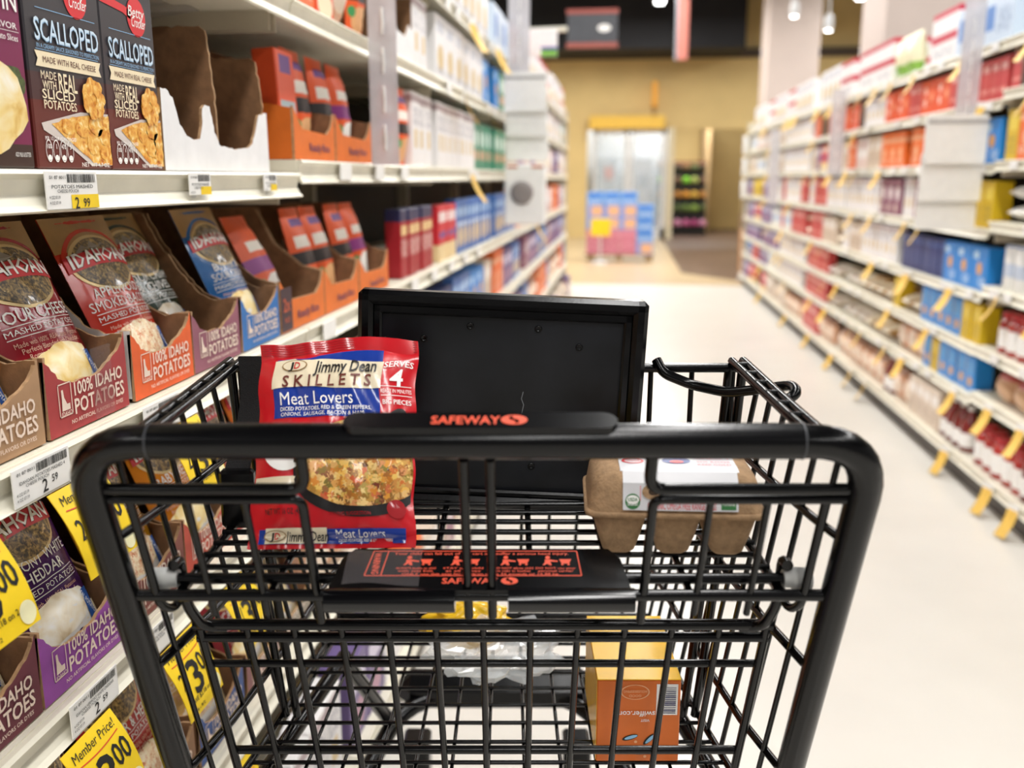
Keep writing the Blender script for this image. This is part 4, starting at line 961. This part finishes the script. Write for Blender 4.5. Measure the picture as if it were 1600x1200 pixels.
kind('benpur', 'bag', 'rice_pouch', 'pouch', 'orange rice pouch with purple band', .115, .04, .185, P('benpur', '#ea5b22', ('r', .2, .85, .62, .72, '#f4ede2'), ('r', 0, 1, .42, .56, '#93358a'), ('e', .55, .22, .36, .17, '#f7f3ec'), ('e', .15, .3, .1, .06, '#3f9a5a')))
kind('rred', 'box', 'rice_box', 'box', 'dark red rice box', .075, .04, .17, P('rred', '#a51d28', ('r', -1, 2, .82, 1.1, '#23264f'), ('r', .1, .9, .62, .76, '#e6c58a'), ('t', .1, .9, .3, .55, '#e8c9c0', 9)))
kind('rredw', 'box', 'rice_box', 'box', 'red and white rice box', .075, .04, .165, P('rredw', '#cf2c36', ('r', .1, .9, .7, .88, '#f2e3e0'), ('r', .2, .8, .42, .52, '#3a4f9c'), ('r', -1, 2, -.1, .3, '#e9cf9c')))
kind('rblue', 'box', 'pasta_box', 'box', 'mid blue pasta side box', .085, .04, .175, P('rblue', '#3f6fb8', ('r', .1, .9, .68, .85, '#9fc0e4'), ('e', .5, .3, .4, .2, '#dcc49a'), ('r', .1, .9, .5, .58, '#c5d8ee')))
kind('wbox', 'box', 'noodle_box', 'box', 'white noodle carton with gold print', .085, .05, .185, P('wbox', '#edeaea', ('r', -1, 2, .86, .95, '#b9a4a8'), ('r', .3, .7, .25, .5, '#d8bf8c'), ('t', .1, .9, .55, .8, '#9a9aa4', 8)))
kind('wtall', 'box', 'cereal_box', 'box', 'tall white cereal carton', .15, .06, .225, P('wtall', '#efedee', ('r', .15, .85, .72, .9, '#c9ccd6'), ('e', .5, .35, .3, .2, '#d9c08c'), ('t', .1, .9, .08, .2, '#8d8f9c', 5)))
kind('green', 'box', 'soup_box', 'box', 'green soup mix carton', .10, .06, .17, P('green', '#2f8a6a', ('e', .5, .65, .35, .18, '#d9efe4'), ('r', .1, .9, .2, .4, '#c9a27c')))
kind('purple', 'box', 'snack_box', 'box', 'purple snack carton', .12, .06, .17, P('purple', '#6d5a8c', ('r', .1, .9, .6, .85, '#d8d0e4'), ('e', .5, .3, .3, .18, '#b98aa0')))
kind('blueteal', 'box', 'snack_box', 'box', 'bright blue carton with orange emblem', .16, .07, .165, P('blueteal', '#1f86d8', ('e', .5, .5, .17, .15, '#e0a24a'), ('r', .08, .4, .72, .88, '#bfe0f5'), ('t', .5, .95, .1, .3, '#d8ecf8', 5)))
kind('bluenarrow', 'box', 'snack_box', 'box', 'narrow bright blue carton', .105, .07, .175, P('bluenarrow', '#2186d4', ('r', .2, .8, .5, .85, '#4f9fdc'), ('e', .55, .3, .22, .13, '#d9a050'), ('r', -1, .08, 0, 1, '#b9a99a')))
kind('yellowside', 'box', 'snack_box', 'box', 'mustard yellow carton', .10, .07, .175, P('yellowside', '#d8b414', ('r', .15, .85, .6, .85, '#e8cc4a'), ('t', .1, .9, .1, .5, '#a88a10', 6)))
kind('navy', 'box', 'pasta_box', 'box', 'navy blue pasta carton', .075, .05, .165, P('navy', '#17306e', ('r', .2, .8, .75, .9, '#3f62a8'), ('t', .1, .9, .2, .6, '#4a5f98', 6)))
kind('orange', 'box', 'cracker_box', 'box', 'bright orange cracker carton', .14, .07, .19, P('orange', '#e86a26', ('r', -1, 2, .7, .82, '#f2ad84'), ('e', .5, .4, .2, .15, '#f0b890'), ('t', .1, .9, .1, .25, '#f2c8ac', 4)))
kind('orangel', 'box', 'cracker_box', 'box', 'low orange carton with white dots', .20, .07, .15, P('orangel', '#e2532a', ('e', .3, .7, .08, .12, '#f6ded2'), ('e', .3, .35, .08, .12, '#f6ded2'), ('e', .75, .5, .1, .14, '#f0a27c')))
kind('reds', 'box', 'cracker_box', 'box', 'coral red cracker carton', .085, .06, .19, P('reds', '#c64444', ('r', .15, .85, .7, .86, '#eab0a8'), ('r', .1, .9, .2, .3, '#e08a80')))
kind('magenta', 'box', 'snack_box', 'box', 'wine coloured carton with white stars', .12, .06, .18, P('magenta', '#8f5a70', ('e', .5, .6, .25, .2, '#efe6e6'), ('e', .3, .2, .15, .1, '#e8d8c8')))
kind('tanbox', 'box', 'snack_box', 'box', 'tan and white carton', .10, .06, .17, P('tanbox', '#d9c7b4', ('r', .1, .9, .6, .85, '#f0e9e2'), ('t', .1, .9, .15, .5, '#a88f7a', 7)))
kind('dark', 'box', 'snack_box', 'box', 'dark brown carton', .13, .08, .19, P('dark', '#4a3328', ('r', .1, .9, .6, .75, '#7d5a44')))
kind('redcase', 'box', 'shipping_case', 'case', 'white shipping case with red bands', .34, .2, .22, P('redcase', '#efecec', ('r', -1, 2, .4, .55, '#c62f48'), ('r', -1, 2, .88, 1.1, '#c62f48'), ('t', .1, .9, .1, .3, '#b9bcc4', 4)))
kind('bluecase', 'box', 'shipping_case', 'case', 'pale blue shipping case', .30, .2, .18, P('bluecase', '#c9d8ea', ('r', .1, .4, .3, .8, '#4a7fc4'), ('t', .5, .95, .2, .7, '#8fa4c0', 5)))
kind('greenbag', 'bag', 'snack_bag', 'bag', 'cream bag with green foot', .18, .09, .21, P('greenbag', '#ece6c4', ('r', -1, 2, -.1, .3, '#86b84a'), ('e', .5, .7, .3, .15, '#f7f4e8')))
kind('goldlie', 'lying', 'bread_bag', 'bag', 'golden brown bagged bread loaf', .17, .24, .085, P('goldlie', '#c99a5a', ('e', .5, .6, .35, .35, '#efe0c4'), ('t', .1, .9, .1, .5, '#8f6a34', 4)))
kind('whitelie', 'lying', 'bread_bag', 'bag', 'pale plastic bag of rolls', .17, .24, .075, P('whitelie', '#eadfd0', ('t', .1, .9, .3, .8, '#b99a84', 4), ('e', .4, .5, .2, .3, '#f7f2ea')))
kind('peachbag', 'bag', 'snack_bag', 'bag', 'peach and brown snack bag', .15, .09, .15, P('peachbag', '#d9a888', ('e', .5, .5, .35, .3, '#f0dcc8'), ('r', -1, 2, .82, 1.1, '#9a6a4c')))
kind('brownbag', 'bag', 'snack_bag', 'bag', 'brown snack bag with red top', .17, .1, .20, P('brownbag', '#b08460', ('r', -1, 2, .75, 1.1, '#a3302a'), ('e', .5, .35, .35, .25, '#d8b08c')))
REDSAUCE = mat('red_sauce', '#7d1f1a', .2, coat=.6, var=.15); CAPW = mat('cap_white', '#e8e6e2', .4); CAPR = mat('cap_red', '#b8262a', .4)
kind('sauce', 'bottle', 'sauce_bottle', 'bottle', 'dark red sauce bottle with white label', .075, .075, .21, REDSAUCE, CAPW)
kind('jar', 'jar', 'sauce_jar', 'jar', 'red sauce jar with white label', .085, .085, .15, mat('red_relish', '#b03028', .2, coat=.5), CAPR)
kind('syrup', 'bottle', 'syrup_bottle', 'bottle', 'amber syrup bottle', .08, .08, .2, mat('amber', '#8a4a1a', .15, coat=.6), CAPR)
kind('can', 'can', 'canister', 'canister', 'white canister with blue lid', .10, .10, .16, P('can', '#ecebe8', ('r', -1, 2, .3, .6, '#c4cfe0')), mat('blue_lid', '#3f6fb0', .4))
kind('canp', 'can', 'canister', 'canister', 'pale pink canister', .10, .10, .17, P('canp', '#e4cfc8', ('r', -1, 2, .35, .65, '#f2ece8')), CAPW)
kind('paper', 'lying', 'flour_bag', 'bag', 'white paper bag lying flat', .22, .28, .07, mat('white_paper_bag', '#e9e6e0', .7, bump=.3, bscale=40))
ORD = ['bottom deck', 'first shelf', 'second shelf', 'third shelf', 'fourth shelf', 'fifth shelf', 'sixth shelf', 'seventh shelf']
BAYN = ['nearest bay', 'second bay', 'third bay', 'fourth bay', 'fifth bay', 'sixth bay', 'last bay']
def put(side, bay, si, y, key, dz=0, dd=0.0, jit=.006):
    nm, cat, desc, w_, d_, h_, me = K[key]
    zs = [.13 if side < 0 else .12]+(LB if side < 0 else RB)[bay][2]
    o = link(nm, me); out = (.06 if side < 0 else .02) if si == 0 else 0
    x = (LLAT-.0105+out-dd) if side < 0 else (RLAT+.0105-out+dd)
    o.location = (x-random.uniform(0, jit)*(1 if side < 0 else -1), y, zs[si]+dz+.0012); o.rotation_euler = (0, 0, LR if side < 0 else -LR)
    where = 'shelving beside the cart' if side < 0 else 'shelving across the aisle'
    tag(o, '%s, %s, %s, %s' % (desc, ORD[si], BAYN[bay], where), cat, '%s on the %s of the %s, %s' % (desc, ORD[si], BAYN[bay], where))
    return o
def fill(side, bay, si, blocks, y0=None, y1=None, gap=.003, cyc=False):
    a, b, _ = (LB if side < 0 else RB)[bay]
    y = (y0 if y0 is not None else a+.012); lim = (y1 if y1 is not None else b-.012)
    i = 0
    zs = [.13 if side < 0 else .12]+(LB if side < 0 else RB)[bay][2]
    clear_ = (zs[si+1]-zs[si]-.056) if si+1 < len(zs) else .5
    while i < len(blocks)*(4 if cyc else 1):
        key, n = blocks[i % len(blocks)]; w_ = K[key][3]; h_ = K[key][5]
        for q in range(n):
            if y+w_ > lim: return
            o_ = put(side, bay, si, y+w_/2, key)
            if h_ > clear_: o_.scale = (1, 1, clear_/h_)
            if key in ('goldlie', 'whitelie', 'paper', 'orangel') and 2*h_ < clear_: put(side, bay, si, y+w_/2, key, h_+.002)
            y += w_+gap
        i += 1
# left, second bay onwards: the named rows of the photograph
fill(-1, 1, 4, [('benpur', 1), ('benbag', 1)], 2.17, 2.42); fill(-1, 1, 4, [('wbox', 4)], 2.41, 2.727); fill(-1, 2, 4, [('wbox', 8), ('green', 5)]); fill(-1, 3, 4, [('green', 4), ('tanbox', 4), ('purple', 3)])
fill(-1, 1, 5, [('orange', 1), ('benbox', 1), ('peachbag', 1), ('benbag', 1)], 1.53, 2.13); fill(-1, 1, 5, [('wbox', 3)], 2.46); fill(-1, 2, 5, [('wtall', 6), ('blueteal', 1)]); fill(-1, 3, 5, [('blueteal', 1), ('green', 3), ('wtall', 5)])
fill(-1, 1, 6, [('redcase', 3)]); fill(-1, 2, 6, [('wtall', 8)]); fill(-1, 3, 6, [('bluecase', 2), ('orange', 2), ('wtall', 2)])
fill(-1, 1, 3, [('rred', 6)], 2.27, 2.727); fill(-1, 2, 3, [('rredw', 4), ('rblue', 9)]); fill(-1, 3, 3, [('rblue', 9), ('orange', 2)])
fill(-1, 1, 2, [('rredw', 4), ('peachbag', 2), ('rred', 6)]); fill(-1, 2, 2, [('navy', 3), ('rblue', 4), ('blueteal', 2), ('tanbox', 2)]); fill(-1, 3, 2, [('orange', 2), ('purple', 3), ('rblue', 4)])
fill(-1, 1, 1, [('peachbag', 2), ('reds', 3), ('brownbag', 2), ('rblue', 3)]); fill(-1, 2, 1, [('rblue', 3), ('green', 2), ('orange', 2), ('blueteal', 2)]); fill(-1, 3, 1, [('tanbox', 3), ('orange', 3), ('purple', 3)])
fill(-1, 0, 0, [('tanbox', 2), ('purple', 2), ('peachbag', 2), ('wbox', 3)], .45); fill(-1, 1, 0, [('purple', 2), ('wbox', 3), ('orange', 1), ('tanbox', 3), ('magenta', 2)]); fill(-1, 2, 0, [('peachbag', 3), ('tanbox', 3), ('purple', 3)]); fill(-1, 3, 0, [('tanbox', 4), ('peachbag', 3), ('magenta', 2)])
for bay in (4, 5, 6):
    for si, bl in enumerate(([('tanbox', 4), ('peachbag', 3), ('purple', 2)], [('peachbag', 4), ('orange', 2), ('rblue', 3)], [('purple', 4), ('rblue', 4), ('magenta', 2)], [('orange', 2), ('purple', 3), ('canp', 4)], [('purple', 2), ('wtall', 3), ('canp', 4)], [('wbox', 6), ('green', 2), ('wtall', 2)], [('wtall', 3), ('redcase', 1), ('peachbag', 2)])):
        k = (bay*2) % len(bl); fill(-1, bay, si, bl[k:]+bl[:k])
for si, bl in ((1, [('tanbox', 2)]), (2, [('peachbag', 1), ('tanbox', 1)]), (3, [('benbag', 2)]), (4, [('purple', 2)])): fill(-1, 0, si, bl, None, .585)
# right, bay by bay (bottom deck first)
R = {0: [[('jar', 3), ('sauce', 5), ('jar', 4)], [('brownbag', 7)], [('brownbag', 3), ('jar', 6)], [('paper', 2), ('tanbox', 3), ('can', 3)], [('paper', 5)], [('yellowside', 2), ('brownbag', 2), ('syrup', 4), ('orange', 1)], [('reds', 6), ('dark', 4)], [('redcase', 2), ('bluecase', 1)]],
     1: [[('sauce', 4), ('tanbox', 4), ('peachbag', 2)], [('bluenarrow', 4), ('yellowside', 1), ('bluenarrow', 1), ('peachbag', 3)], [('yellowside', 2), ('bluenarrow', 5), ('goldlie', 2)], [('blueteal', 3), ('navy', 8)], [('yellowside', 2), ('blueteal', 1), ('magenta', 5), ('wbox', 2)], [('blueteal', 1), ('yellowside', 1), ('dark', 2), ('orange', 4)], [('reds', 7), ('orangel', 2)], [('bluecase', 2), ('redcase', 1)]],
     2: [[('peachbag', 7)], [('goldlie', 3), ('whitelie', 3)], [('goldlie', 4), ('whitelie', 2)], [('wbox', 8), ('tanbox', 3)], [('magenta', 3), ('wbox', 9)], [('orange', 3), ('tanbox', 3), ('canp', 3)], [('orangel', 2), ('wbox', 5), ('dark', 1)], [('greenbag', 2), ('redcase', 2)]],
     3: [[('peachbag', 3), ('reds', 6)], [('whitelie', 2), ('reds', 8)], [('whitelie', 2), ('reds', 8)], [('goldlie', 1), ('tanbox', 4), ('reds', 5)], [('wbox', 6), ('reds', 5)], [('tanbox', 5), ('rredw', 4), ('purple', 1)], [('orangel', 3), ('dark', 2)], [('redcase', 1), ('wtall', 4)]],
     4: [[('peachbag', 4), ('tanbox', 4)], [('wbox', 12)], [('wbox', 12)], [('reds', 7), ('can', 4)], [('reds', 3), ('wbox', 8)], [('wbox', 12)], [('wbox', 12)], [('wtall', 5), ('redcase', 1)]],
     5: [[('tanbox', 4), ('rredw', 5)], [('can', 6), ('purple', 4)], [('purple', 8)], [('can', 5), ('purple', 5)], [('wbox', 7), ('purple', 4)], [('tanbox', 5), ('wbox', 5)], [('tanbox', 6), ('canp', 4)], [('wtall', 4), ('redcase', 1)]],
     6: [[('rredw', 6), ('purple', 4)], [('reds', 5), ('rblue', 6)], [('purple', 8)], [('rredw', 5), ('purple', 5)], [('yellowside', 6), ('purple', 4)], [('can', 5), ('tanbox', 5)], [('canp', 5), ('can', 5)], [('wtall', 5)]]}
for bay, rows in R.items():
    for si, bl in enumerate(rows): fill(1, bay, si, bl, y0=2.56 if bay == 0 else None, cyc=bay < 5)
# rice trays at the end of the near bay and the start of the next
def rice_tray(y, z, w, label, pouches, words=None, dark=False):
    t = thing('rice_tray', label, 'tray', L(y, z), LR, 'orange rice trays')
    m = mat('tray_orange_rice', '#e0701f', .55, var=.05)
    mb = MB(); mb.prism([(-w/2, 0), (-w/2, .085), (-w*.42, .07), (-w*.3, .05), (w*.3, .046), (w*.42, .06), (w/2, .085), (w/2, 0)], .004, m, KRAFT, KRAFTL); f = mb.build('front_panel', t)
    for sx in (-1, 1):
        mb = MB(); mb.prism(([(.004, 0), (.004, .082), (.05, .09), (.2, .10), (.2, 0)] if z > 1.1 else [(.004, 0), (.004, .082), (.04, .09), (.09, .13), (.12, .19), (.2, .19), (.2, 0)]), .004, m if z > 1.1 else KRAFT, KRAFT, KRAFTL, mp=lambda u, v, l: (sx*(w/2-l), u, v)); mb.build('side_panel', t)
    MB().box(-w/2, w/2, .2, .204, 0, .19, KRAFT).build('back_panel', t)
    mb = MB()
    if dark: mb.rect(-w/2, -w/2+.05, .002, .072, mat('dark_brown_card', '#3b2530', .5), l=.0006); mb.text('2x', -w/2+.025, .045, .022, mat('orange_word', '#c65a3a', .5), bold=.02); mb.text('RICE', -w/2+.025, .02, .008, mat('orange_word', '#c65a3a', .5)); mb.build('corner_print', f); mb = MB()
    mb.text('Ready Rice', .02, .022, .014, mat('purple_word', '#5a2f5e', .5), width=w*.5, bold=.01); mb.build('lettering', f)
    for (dx, key, dg, up) in pouches:
        nm, cat, desc, w_, d_, h_, me = K[key]; p = link(nm, me, None, L(y+dx, z+.006+.04*math.sin(math.radians(dg)), .022)); lean(p, dg, 0, .86)
        tag(p, '%s standing in the %s' % (desc, words), cat, 'rice packs in orange trays')
rice_tray(1.535, .943, .22, 'orange rice tray with a dark 2x corner beside the blue tray', [(.0, 'benpur', 26, 0)], 'orange tray with the dark corner', True)
rice_tray(1.76, .943, .22, 'orange rice tray in the middle of the rice trays', [(-.0525, 'benbag', 14, 0), (.0525, 'benbag', 14, 0)], 'middle orange tray')
rice_tray(2.0, .943, .24, 'orange rice tray beside the dark red rice boxes', [(-.054, 'benbag', 12, 0), (.054, 'benpur', 12, 0)], 'orange tray beside the red boxes')
rice_tray(1.635, 1.218, .22, 'orange rice tray beside the torn white tray', [(-.055, 'benbox', 3, 0), (.052, 'benbag', 6, 0)], 'orange tray beside the white tray')
rice_tray(1.88, 1.218, .25, 'orange rice tray behind the clear hanging strip', [(-.06, 'benbag', 6, 0), (.06, 'benpur', 6, 0)], 'orange tray behind the clear strip')
t = thing('white_carton_tray', 'white tray with torn front beside the white noodle cartons on the upper shelf', 'tray', L(2.31, 1.465), LR)
mb = MB(); mb.prism([(-.13, 0)]+jag([(-.13, .15), (-.08, .12), (-.04, .06), (.04, .06), (.08, .09), (.13, .08)], .002, .01)+[(.13, 0)], .004, WCARD, KRAFT, KRAFTL); mb.build('front_panel', t)
for sx in (-1, 1): MB().box(sx*.13-.002, sx*.13+.002, .004, .2, 0, .16, KRAFT).build('side_panel', t)

# yellow tags on the far rails
mb = MB(); mb.grid(lambda a, b: ((a-.5)*.058, -.05*b+.01*math.sin(b*3), -.105*b), 2, 6, mat('faded_yellow_card', '#ecc15a', .5)); mb.box(-.029, .029, -.003, .001, -.03, .004, WHITE); TAGM = mb.mesh('price_tag')
for side, bays, step in ((1, range(0, 6), .30), (-1, range(1, 5), .55)):
    for bay in bays:
        a, b, zs = (LB if side < 0 else RB)[bay]
        for si, z in enumerate([.13 if side < 0 else .12]+zs):
            y = a+.1+random.random()*step
            while y < b-.05:
                if y > (2.8 if side > 0 else 2.9) and (side > 0 or abs(y-4.08) > .2) and random.random() < (.42 if side > 0 else .5):
                    out = (.06 if side < 0 else .02) if si == 0 else 0
                    o = link('price_tag', TAGM); o.location = ((LLAT+.0165+out) if side < 0 else (RLAT-.0165-out), y, z-.005)
                    o.rotation_euler = (0, random.uniform(-.1, .1), (LR if side < 0 else -LR)+random.uniform(-.28, .28))
                    wh = '%s rail, %s, %s' % (ORD[si], BAYN[bay], 'across the aisle' if side > 0 else 'beside the cart'); tag(o, 'small yellow price tag hanging from the '+wh, 'price tag', 'small yellow tags on the '+wh)
                y += step*random.uniform(.6, 1.3)
# small white rail labels further along
for side, bays in ((-1, range(1, 4)), (1, range(0, 4))):
    me = MB().box(-.035, .035, -.001, .001, -.03, 0, WHITE).mesh('rail_label')
    for bay in bays:
        a, b, zs = (LB if side < 0 else RB)[bay]
        for si, z in enumerate(zs):
            y = a+.1
            while y < b-.06:
                if random.random() < .5 and y > (1.6 if side < 0 else 2.8):
                    o = link('rail_label', me); o.location = ((LLAT+.0095) if side < 0 else (RLAT-.0095), y, z-.003); o.rotation_euler = (0, 0, LR if side < 0 else -LR)
                    wh = '%s rail, %s, %s' % (ORD[si+1], BAYN[bay], 'across the aisle' if side > 0 else 'beside the cart'); tag(o, 'plain white paper label in the '+wh, 'label', 'white labels in the '+wh)
                y += random.uniform(.12, .3)
# clear hook strips and paper pads
def clip_strip(x, y, z0, z1, label, w=.058):
    t = thing('clip_strip', label, 'strip', (x, y, z0), 0, 'clear plastic hook strips')
    sm = mat('frosted_strip', '#dcd9dd', .25, var=.05, alpha=.72)
    MB().box(-w/2, w/2, -.001, .001, 0, z1-z0, sm).build('strip', t)
    z = .03
    while z < z1-z0-.06:
        mb = MB(); mb.tube([(0, -.002, z), (.003, -.007, z+.02), (0, -.002, z+.05)], .003, WHITE, 5); mb.build('hook', t); z += .075
    return t
clip_strip(LLAT+.038, 1.935, 1.215, 1.80, 'clear notched plastic strip hanging beside the rice packs')
clip_strip(LLAT+.07, 4.14, 1.55, 2.05, 'clear strip above the white notice pads beside the cart', .09)
clip_strip(RLAT-.05, 3.95, 1.4, 1.85, 'clear strip above the white pads across the aisle', .08)
clip_strip(RLAT-.055, 6.2, 1.2, 1.72, 'clear strip beside the orange cartons across the aisle', .09)
clip_strip(RLAT-.055, 8.65, .95, 1.6, 'clear strip near the end of the shelving across the aisle', .09)
def pads(x0, x1, y, zs, lab, grp, lean_=0):
    for i, (z0, z1) in enumerate(zs):
        t = thing('notice_pad', ('lowest ', 'middle ', 'topmost ')[i]+lab, 'pad', ((x0+x1)/2, y-.022*i, z0), 0, grp)
        w_ = x1-x0; mb = MB()
        for k in range(5): mb.box(-w_/2+random.uniform(-.006, .006), w_/2+random.uniform(-.006, .006), -.012+.003*k, -.0102+.003*k, .004*k, z1-z0-.003*k, WHITE, .0005)
        mb.build('sheets', t)
        MB().box(-w_/2, w_/2, -.015, -.0125, (z1-z0)*.82, (z1-z0)*.9, mat('grey_print_band', '#b9b7b5', .6)).build('header_print', t)
pads(-.508, -.335, 4.12, [(1.26, 1.40), (1.36, 1.50), (1.46, 1.62)], 'white paper pad hanging over the round grey dial beside the cart', 'white pads beside the cart')
t = thing('coupon_box', 'white box with a round grey dial hanging from the shelf beside the cart', 'dispenser', (-.422, 4.07, .99))
MB().box(-.088, .088, -.03, .04, 0, .255, WHITE, .008).build('case', t)
mb = MB(); M_ = Matrix.Translation((-.012, -.03, .135)) @ Matrix.Rotation(PI/2, 4, 'X'); mb.lathe([(.05, 0), (.047, .012), (.033, .016), (.01, .014)], mat('dial_grey', '#8d8582', .4), 24, M_); mb.build('dial', t)
mb = MB(); mb.rect(-.075, -.03, .238, .249, mat('orange_rust', '#c8672f', .5), lambda u, v, l: (u, -.031-l, v)); mb.build('print', t); mb = MB(); mb.rect(.03, .08, .238, .249, mat('orange_rust', '#c8672f', .5), lambda u, v, l: (u, -.031-l, v)); mb.build('print', t)
pads(1.13, 1.349, 3.86, [(.99, 1.14), (1.10, 1.28), (1.24, 1.42)], 'white paper pad hanging from the strip across the aisle', 'white pads across the aisle')
t = thing('top_display_card', 'white box card with green and purple stripe above the left pads', 'sign card', (-.45, 4.9, 1.78))
MB().box(-.1, .1, -.01, .01, 0, .13, WCARD, .003).build('card', t); MB().box(.02, .1, -.012, -.0101, .0, .03, mat('card_green', '#6fae3f', .5)).build('stripe', t); MB().box(.02, .1, -.012, -.0101, .03, .045, mat('card_purple', '#5a4fa0', .5)).build('stripe', t)

# ------------------------------------------------------------------ far end of the store
kind('case', 'box', 'drink_case', 'case', 'blue case', .235, .3, .175, P('case', '#6f9fe0', ('r', .1, .9, .55, .9, '#3f7fd8'), ('t', .1, .9, .1, .4, '#cfe0f5', 4)))
kind('casep', 'box', 'drink_case', 'case', 'pink case', .235, .3, .175, P('casep', '#c2607c', ('t', 0, 1, 0, 1, '#e0a0b0', 2), ('r', .1, .9, .7, .9, '#d88fa2')))
kind('caseo', 'box', 'drink_case', 'case', 'orange and blue case', .235, .3, .175, P('caseo', '#7f9ade', ('r', .25, .95, .1, .9, '#e8b48a')))
for r_ in range(5):
    for c_ in range(4):
        key = ('casep', 'casep', 'caseo', 'caseo', 'case')[r_] if c_ < 3 else ('case' if r_ else 'caseo')
        if r_ == 4 and c_ == 3: continue
        nm, cat, desc, w_, d_, h_, me = K[key]; o = link(nm, me, None, (-.41+c_*.24, 13.7, .1+r_*.177))
        tag(o, '%s of drinks in the far pallet stack near the glass doors' % desc, cat, '%s drinks on the far pallet' % desc)
t = thing('pallet', 'low wooden pallet under the far drink cases', 'pallet', (-.05, 13.68, 0))
PW = mat('pallet_wood', '#9a7d5a', .8, var=.15)
for i in range(5): MB().box(-.5, .5, i*.075, i*.075+.055, .08, .099, PW).build('plank', t)
for x in (-.46, -.05, .38): MB().box(x, x+.09, 0, .36, 0, .08, PW).build('runner', t)
t = thing('floor_sign', 'yellow price card on a stand before the far drink cases', 'sign', (-.32, 13.4, 0))
MB().box(-.14, .14, -.01, .01, .38, .62, YEL, .004).build('card', t); MB().tube([(0, 0, .02), (0, 0, .38)], .012, HOUS, 8).build('post', t); MB().lathe([(.12, 0), (.12, .015), (.02, .02)], HOUS, 18).build('base', t)
# vending / notice boards behind the glass
for (x, z, w_, h_, colr, nm, lab) in ((-.38, 1.05, .42, .55, '#aeb8c6', 'notice_board', 'grey board with an orange red square behind the glass doors'), (.32, .9, .5, .7, '#b9bcc8', 'vending_machine', 'pale grey machine behind the glass doors')):
    t = thing(nm, lab, 'board' if 'board' in nm else 'machine', (x, 20.6, 0))
    MB().box(-w_/2, w_/2, 0, .3, 0, z+h_, mat('far_'+nm, colr, .5), .01).build('case', t)
    MB().box(-w_*.1, w_*.3, -.01, 0, z+.1, z+.35, mat('far_square_'+nm, '#d8603c' if 'board' in nm else '#8f96a8', .5)).build('panel', t)
# flower and produce stand in the recess
t = thing('produce_stand', 'black tiered stand of flowers and fruit in the far recess', 'stand', (1.2, 19.9, 0))
BLKS = mat('stand_black', '#23221f', .6)
MB().box(-.5, .5, .74, .8, 0, 1.5, BLKS).build('back_panel', t); MB().box(-.52, .52, .70, .85, 1.45, 1.52, mat('stand_wood', '#8a4a30', .6)).build('top_board', t)
TIER = [(.05, 0., ['#d870a0', '#c04f86', '#e8a0c0']), (.35, .14, ['#6f8a3a', '#8fae4a', '#5a6a34']), (.62, .28, ['#e8a43a', '#f0c050', '#c88a3a']), (.92, .42, ['#8fe03a', '#b9c86a', '#7a5a44']), (1.2, .56, ['#9a7a54', '#7d8a5a', '#6a5a4a'])]
for z, y, cs in TIER:
    MB().box(-.5, .5, y-.05, .67, z, z+.05, BLKS).build('tier', t)
for ti, (z, y, cs) in enumerate(TIER):
    for k in range(6):
        mb = MB(); m = mat('bloom_'+cs[k % 3], cs[k % 3], .6, var=.2, scale=40)
        mb.lathe([(.05, 0), (.06, .1)], BLKS, 8)
        for q in range(7):
            a = q*.9; mb.lathe([(.01, -.035), (.035, -.02), (.04, 0), (.03, .025), (.008, .035)], m, 7, Matrix.Translation((.05*math.cos(a)*(q > 0), .05*math.sin(a)*(q > 0), .14+.03*(q % 3))))
        o = mb.build('plant_pot', None, (.78+k*.17, 19.9+y+.005, z+.052)); nm = ('pink flowers', 'green plants', 'orange fruit', 'lime produce', 'brown produce')[ti]
        tag(o, 'pot of %s on the far black tiered stand' % nm, 'plant', '%s on the far stand' % nm)
# end displays by the right run's far end
BOXO = mat('orange_bin_card', '#d99a6a', .7, var=.08)
for i, (x, y, z, s_, colr, lab) in enumerate(((1.62, 12.0, 0, (.3, .3, .55), '#d9a070', 'orange tan cardboard bin at the far end of the shelving across the aisle'), (1.75, 12.8, 0, (.4, .4, .7), '#8a6a4c', 'brown cardboard bin beyond the far end of the shelving'), (1.9, 13.6, 0, (.45, .45, .9), '#75604c', 'tall brown bin near the far column'))):
    t = thing('cardboard_bin', lab, 'bin', (x, y, z)); m = mat('bin_'+colr, colr, .8, var=.1)
    for sx in (-1, 1):
        MB().box(sx*s_[0]/2-.008, sx*s_[0]/2+.008, -s_[1]/2, s_[1]/2, 0, s_[2], m).build('side_panel', t); MB().box(-s_[0]/2, s_[0]/2, sx*s_[1]/2-.008, sx*s_[1]/2+.008, 0, s_[2], m).build('side_panel', t)
    for k in range(3):
        o = link(K['peachbag'][0], K['peachbag'][6], None, (x, y-.045+(k-1)*.0935, s_[2]-.1)); tag(o, 'peach snack bag heaped in the %s' % ('orange tan bin', 'brown bin', 'tall brown bin')[i], 'bag', 'snack bags in the far bins')
t = thing('hanging_bag_rack', 'rack of white hanging bags at the far end of the shelving across the aisle', 'rack', (1.52, 11.45, 0))
MB().tube([(0, 0, 0), (0, 0, 1.75)], .015, HOUS, 8).build('pole', t); MB().lathe([(.14, 0), (.14, .02), (.02, .03)], HOUS, 18).build('base', t)
for z in (.95, 1.2, 1.45): MB().tube([(-.17, 0, z+.2), (.17, 0, z+.2)], .006, HOUS, 6).build('arm', t)
S_ = pouch_map(.15, .2, .03, .006, 2); mb = MB(); pouch_body(mb, .15, .2, .03, mat('white_film_bag', '#f1f1f1', .35), S_); bagm = mb.mesh('hanging_bag')
for z in (.95, 1.2, 1.45):
    for x in (-.09, .09):
        o = link('hanging_bag', bagm, None, (1.52+x, 11.40, z)); tag(o, 'white hanging bag on the far end rack', 'bag', 'white bags on the far rack')
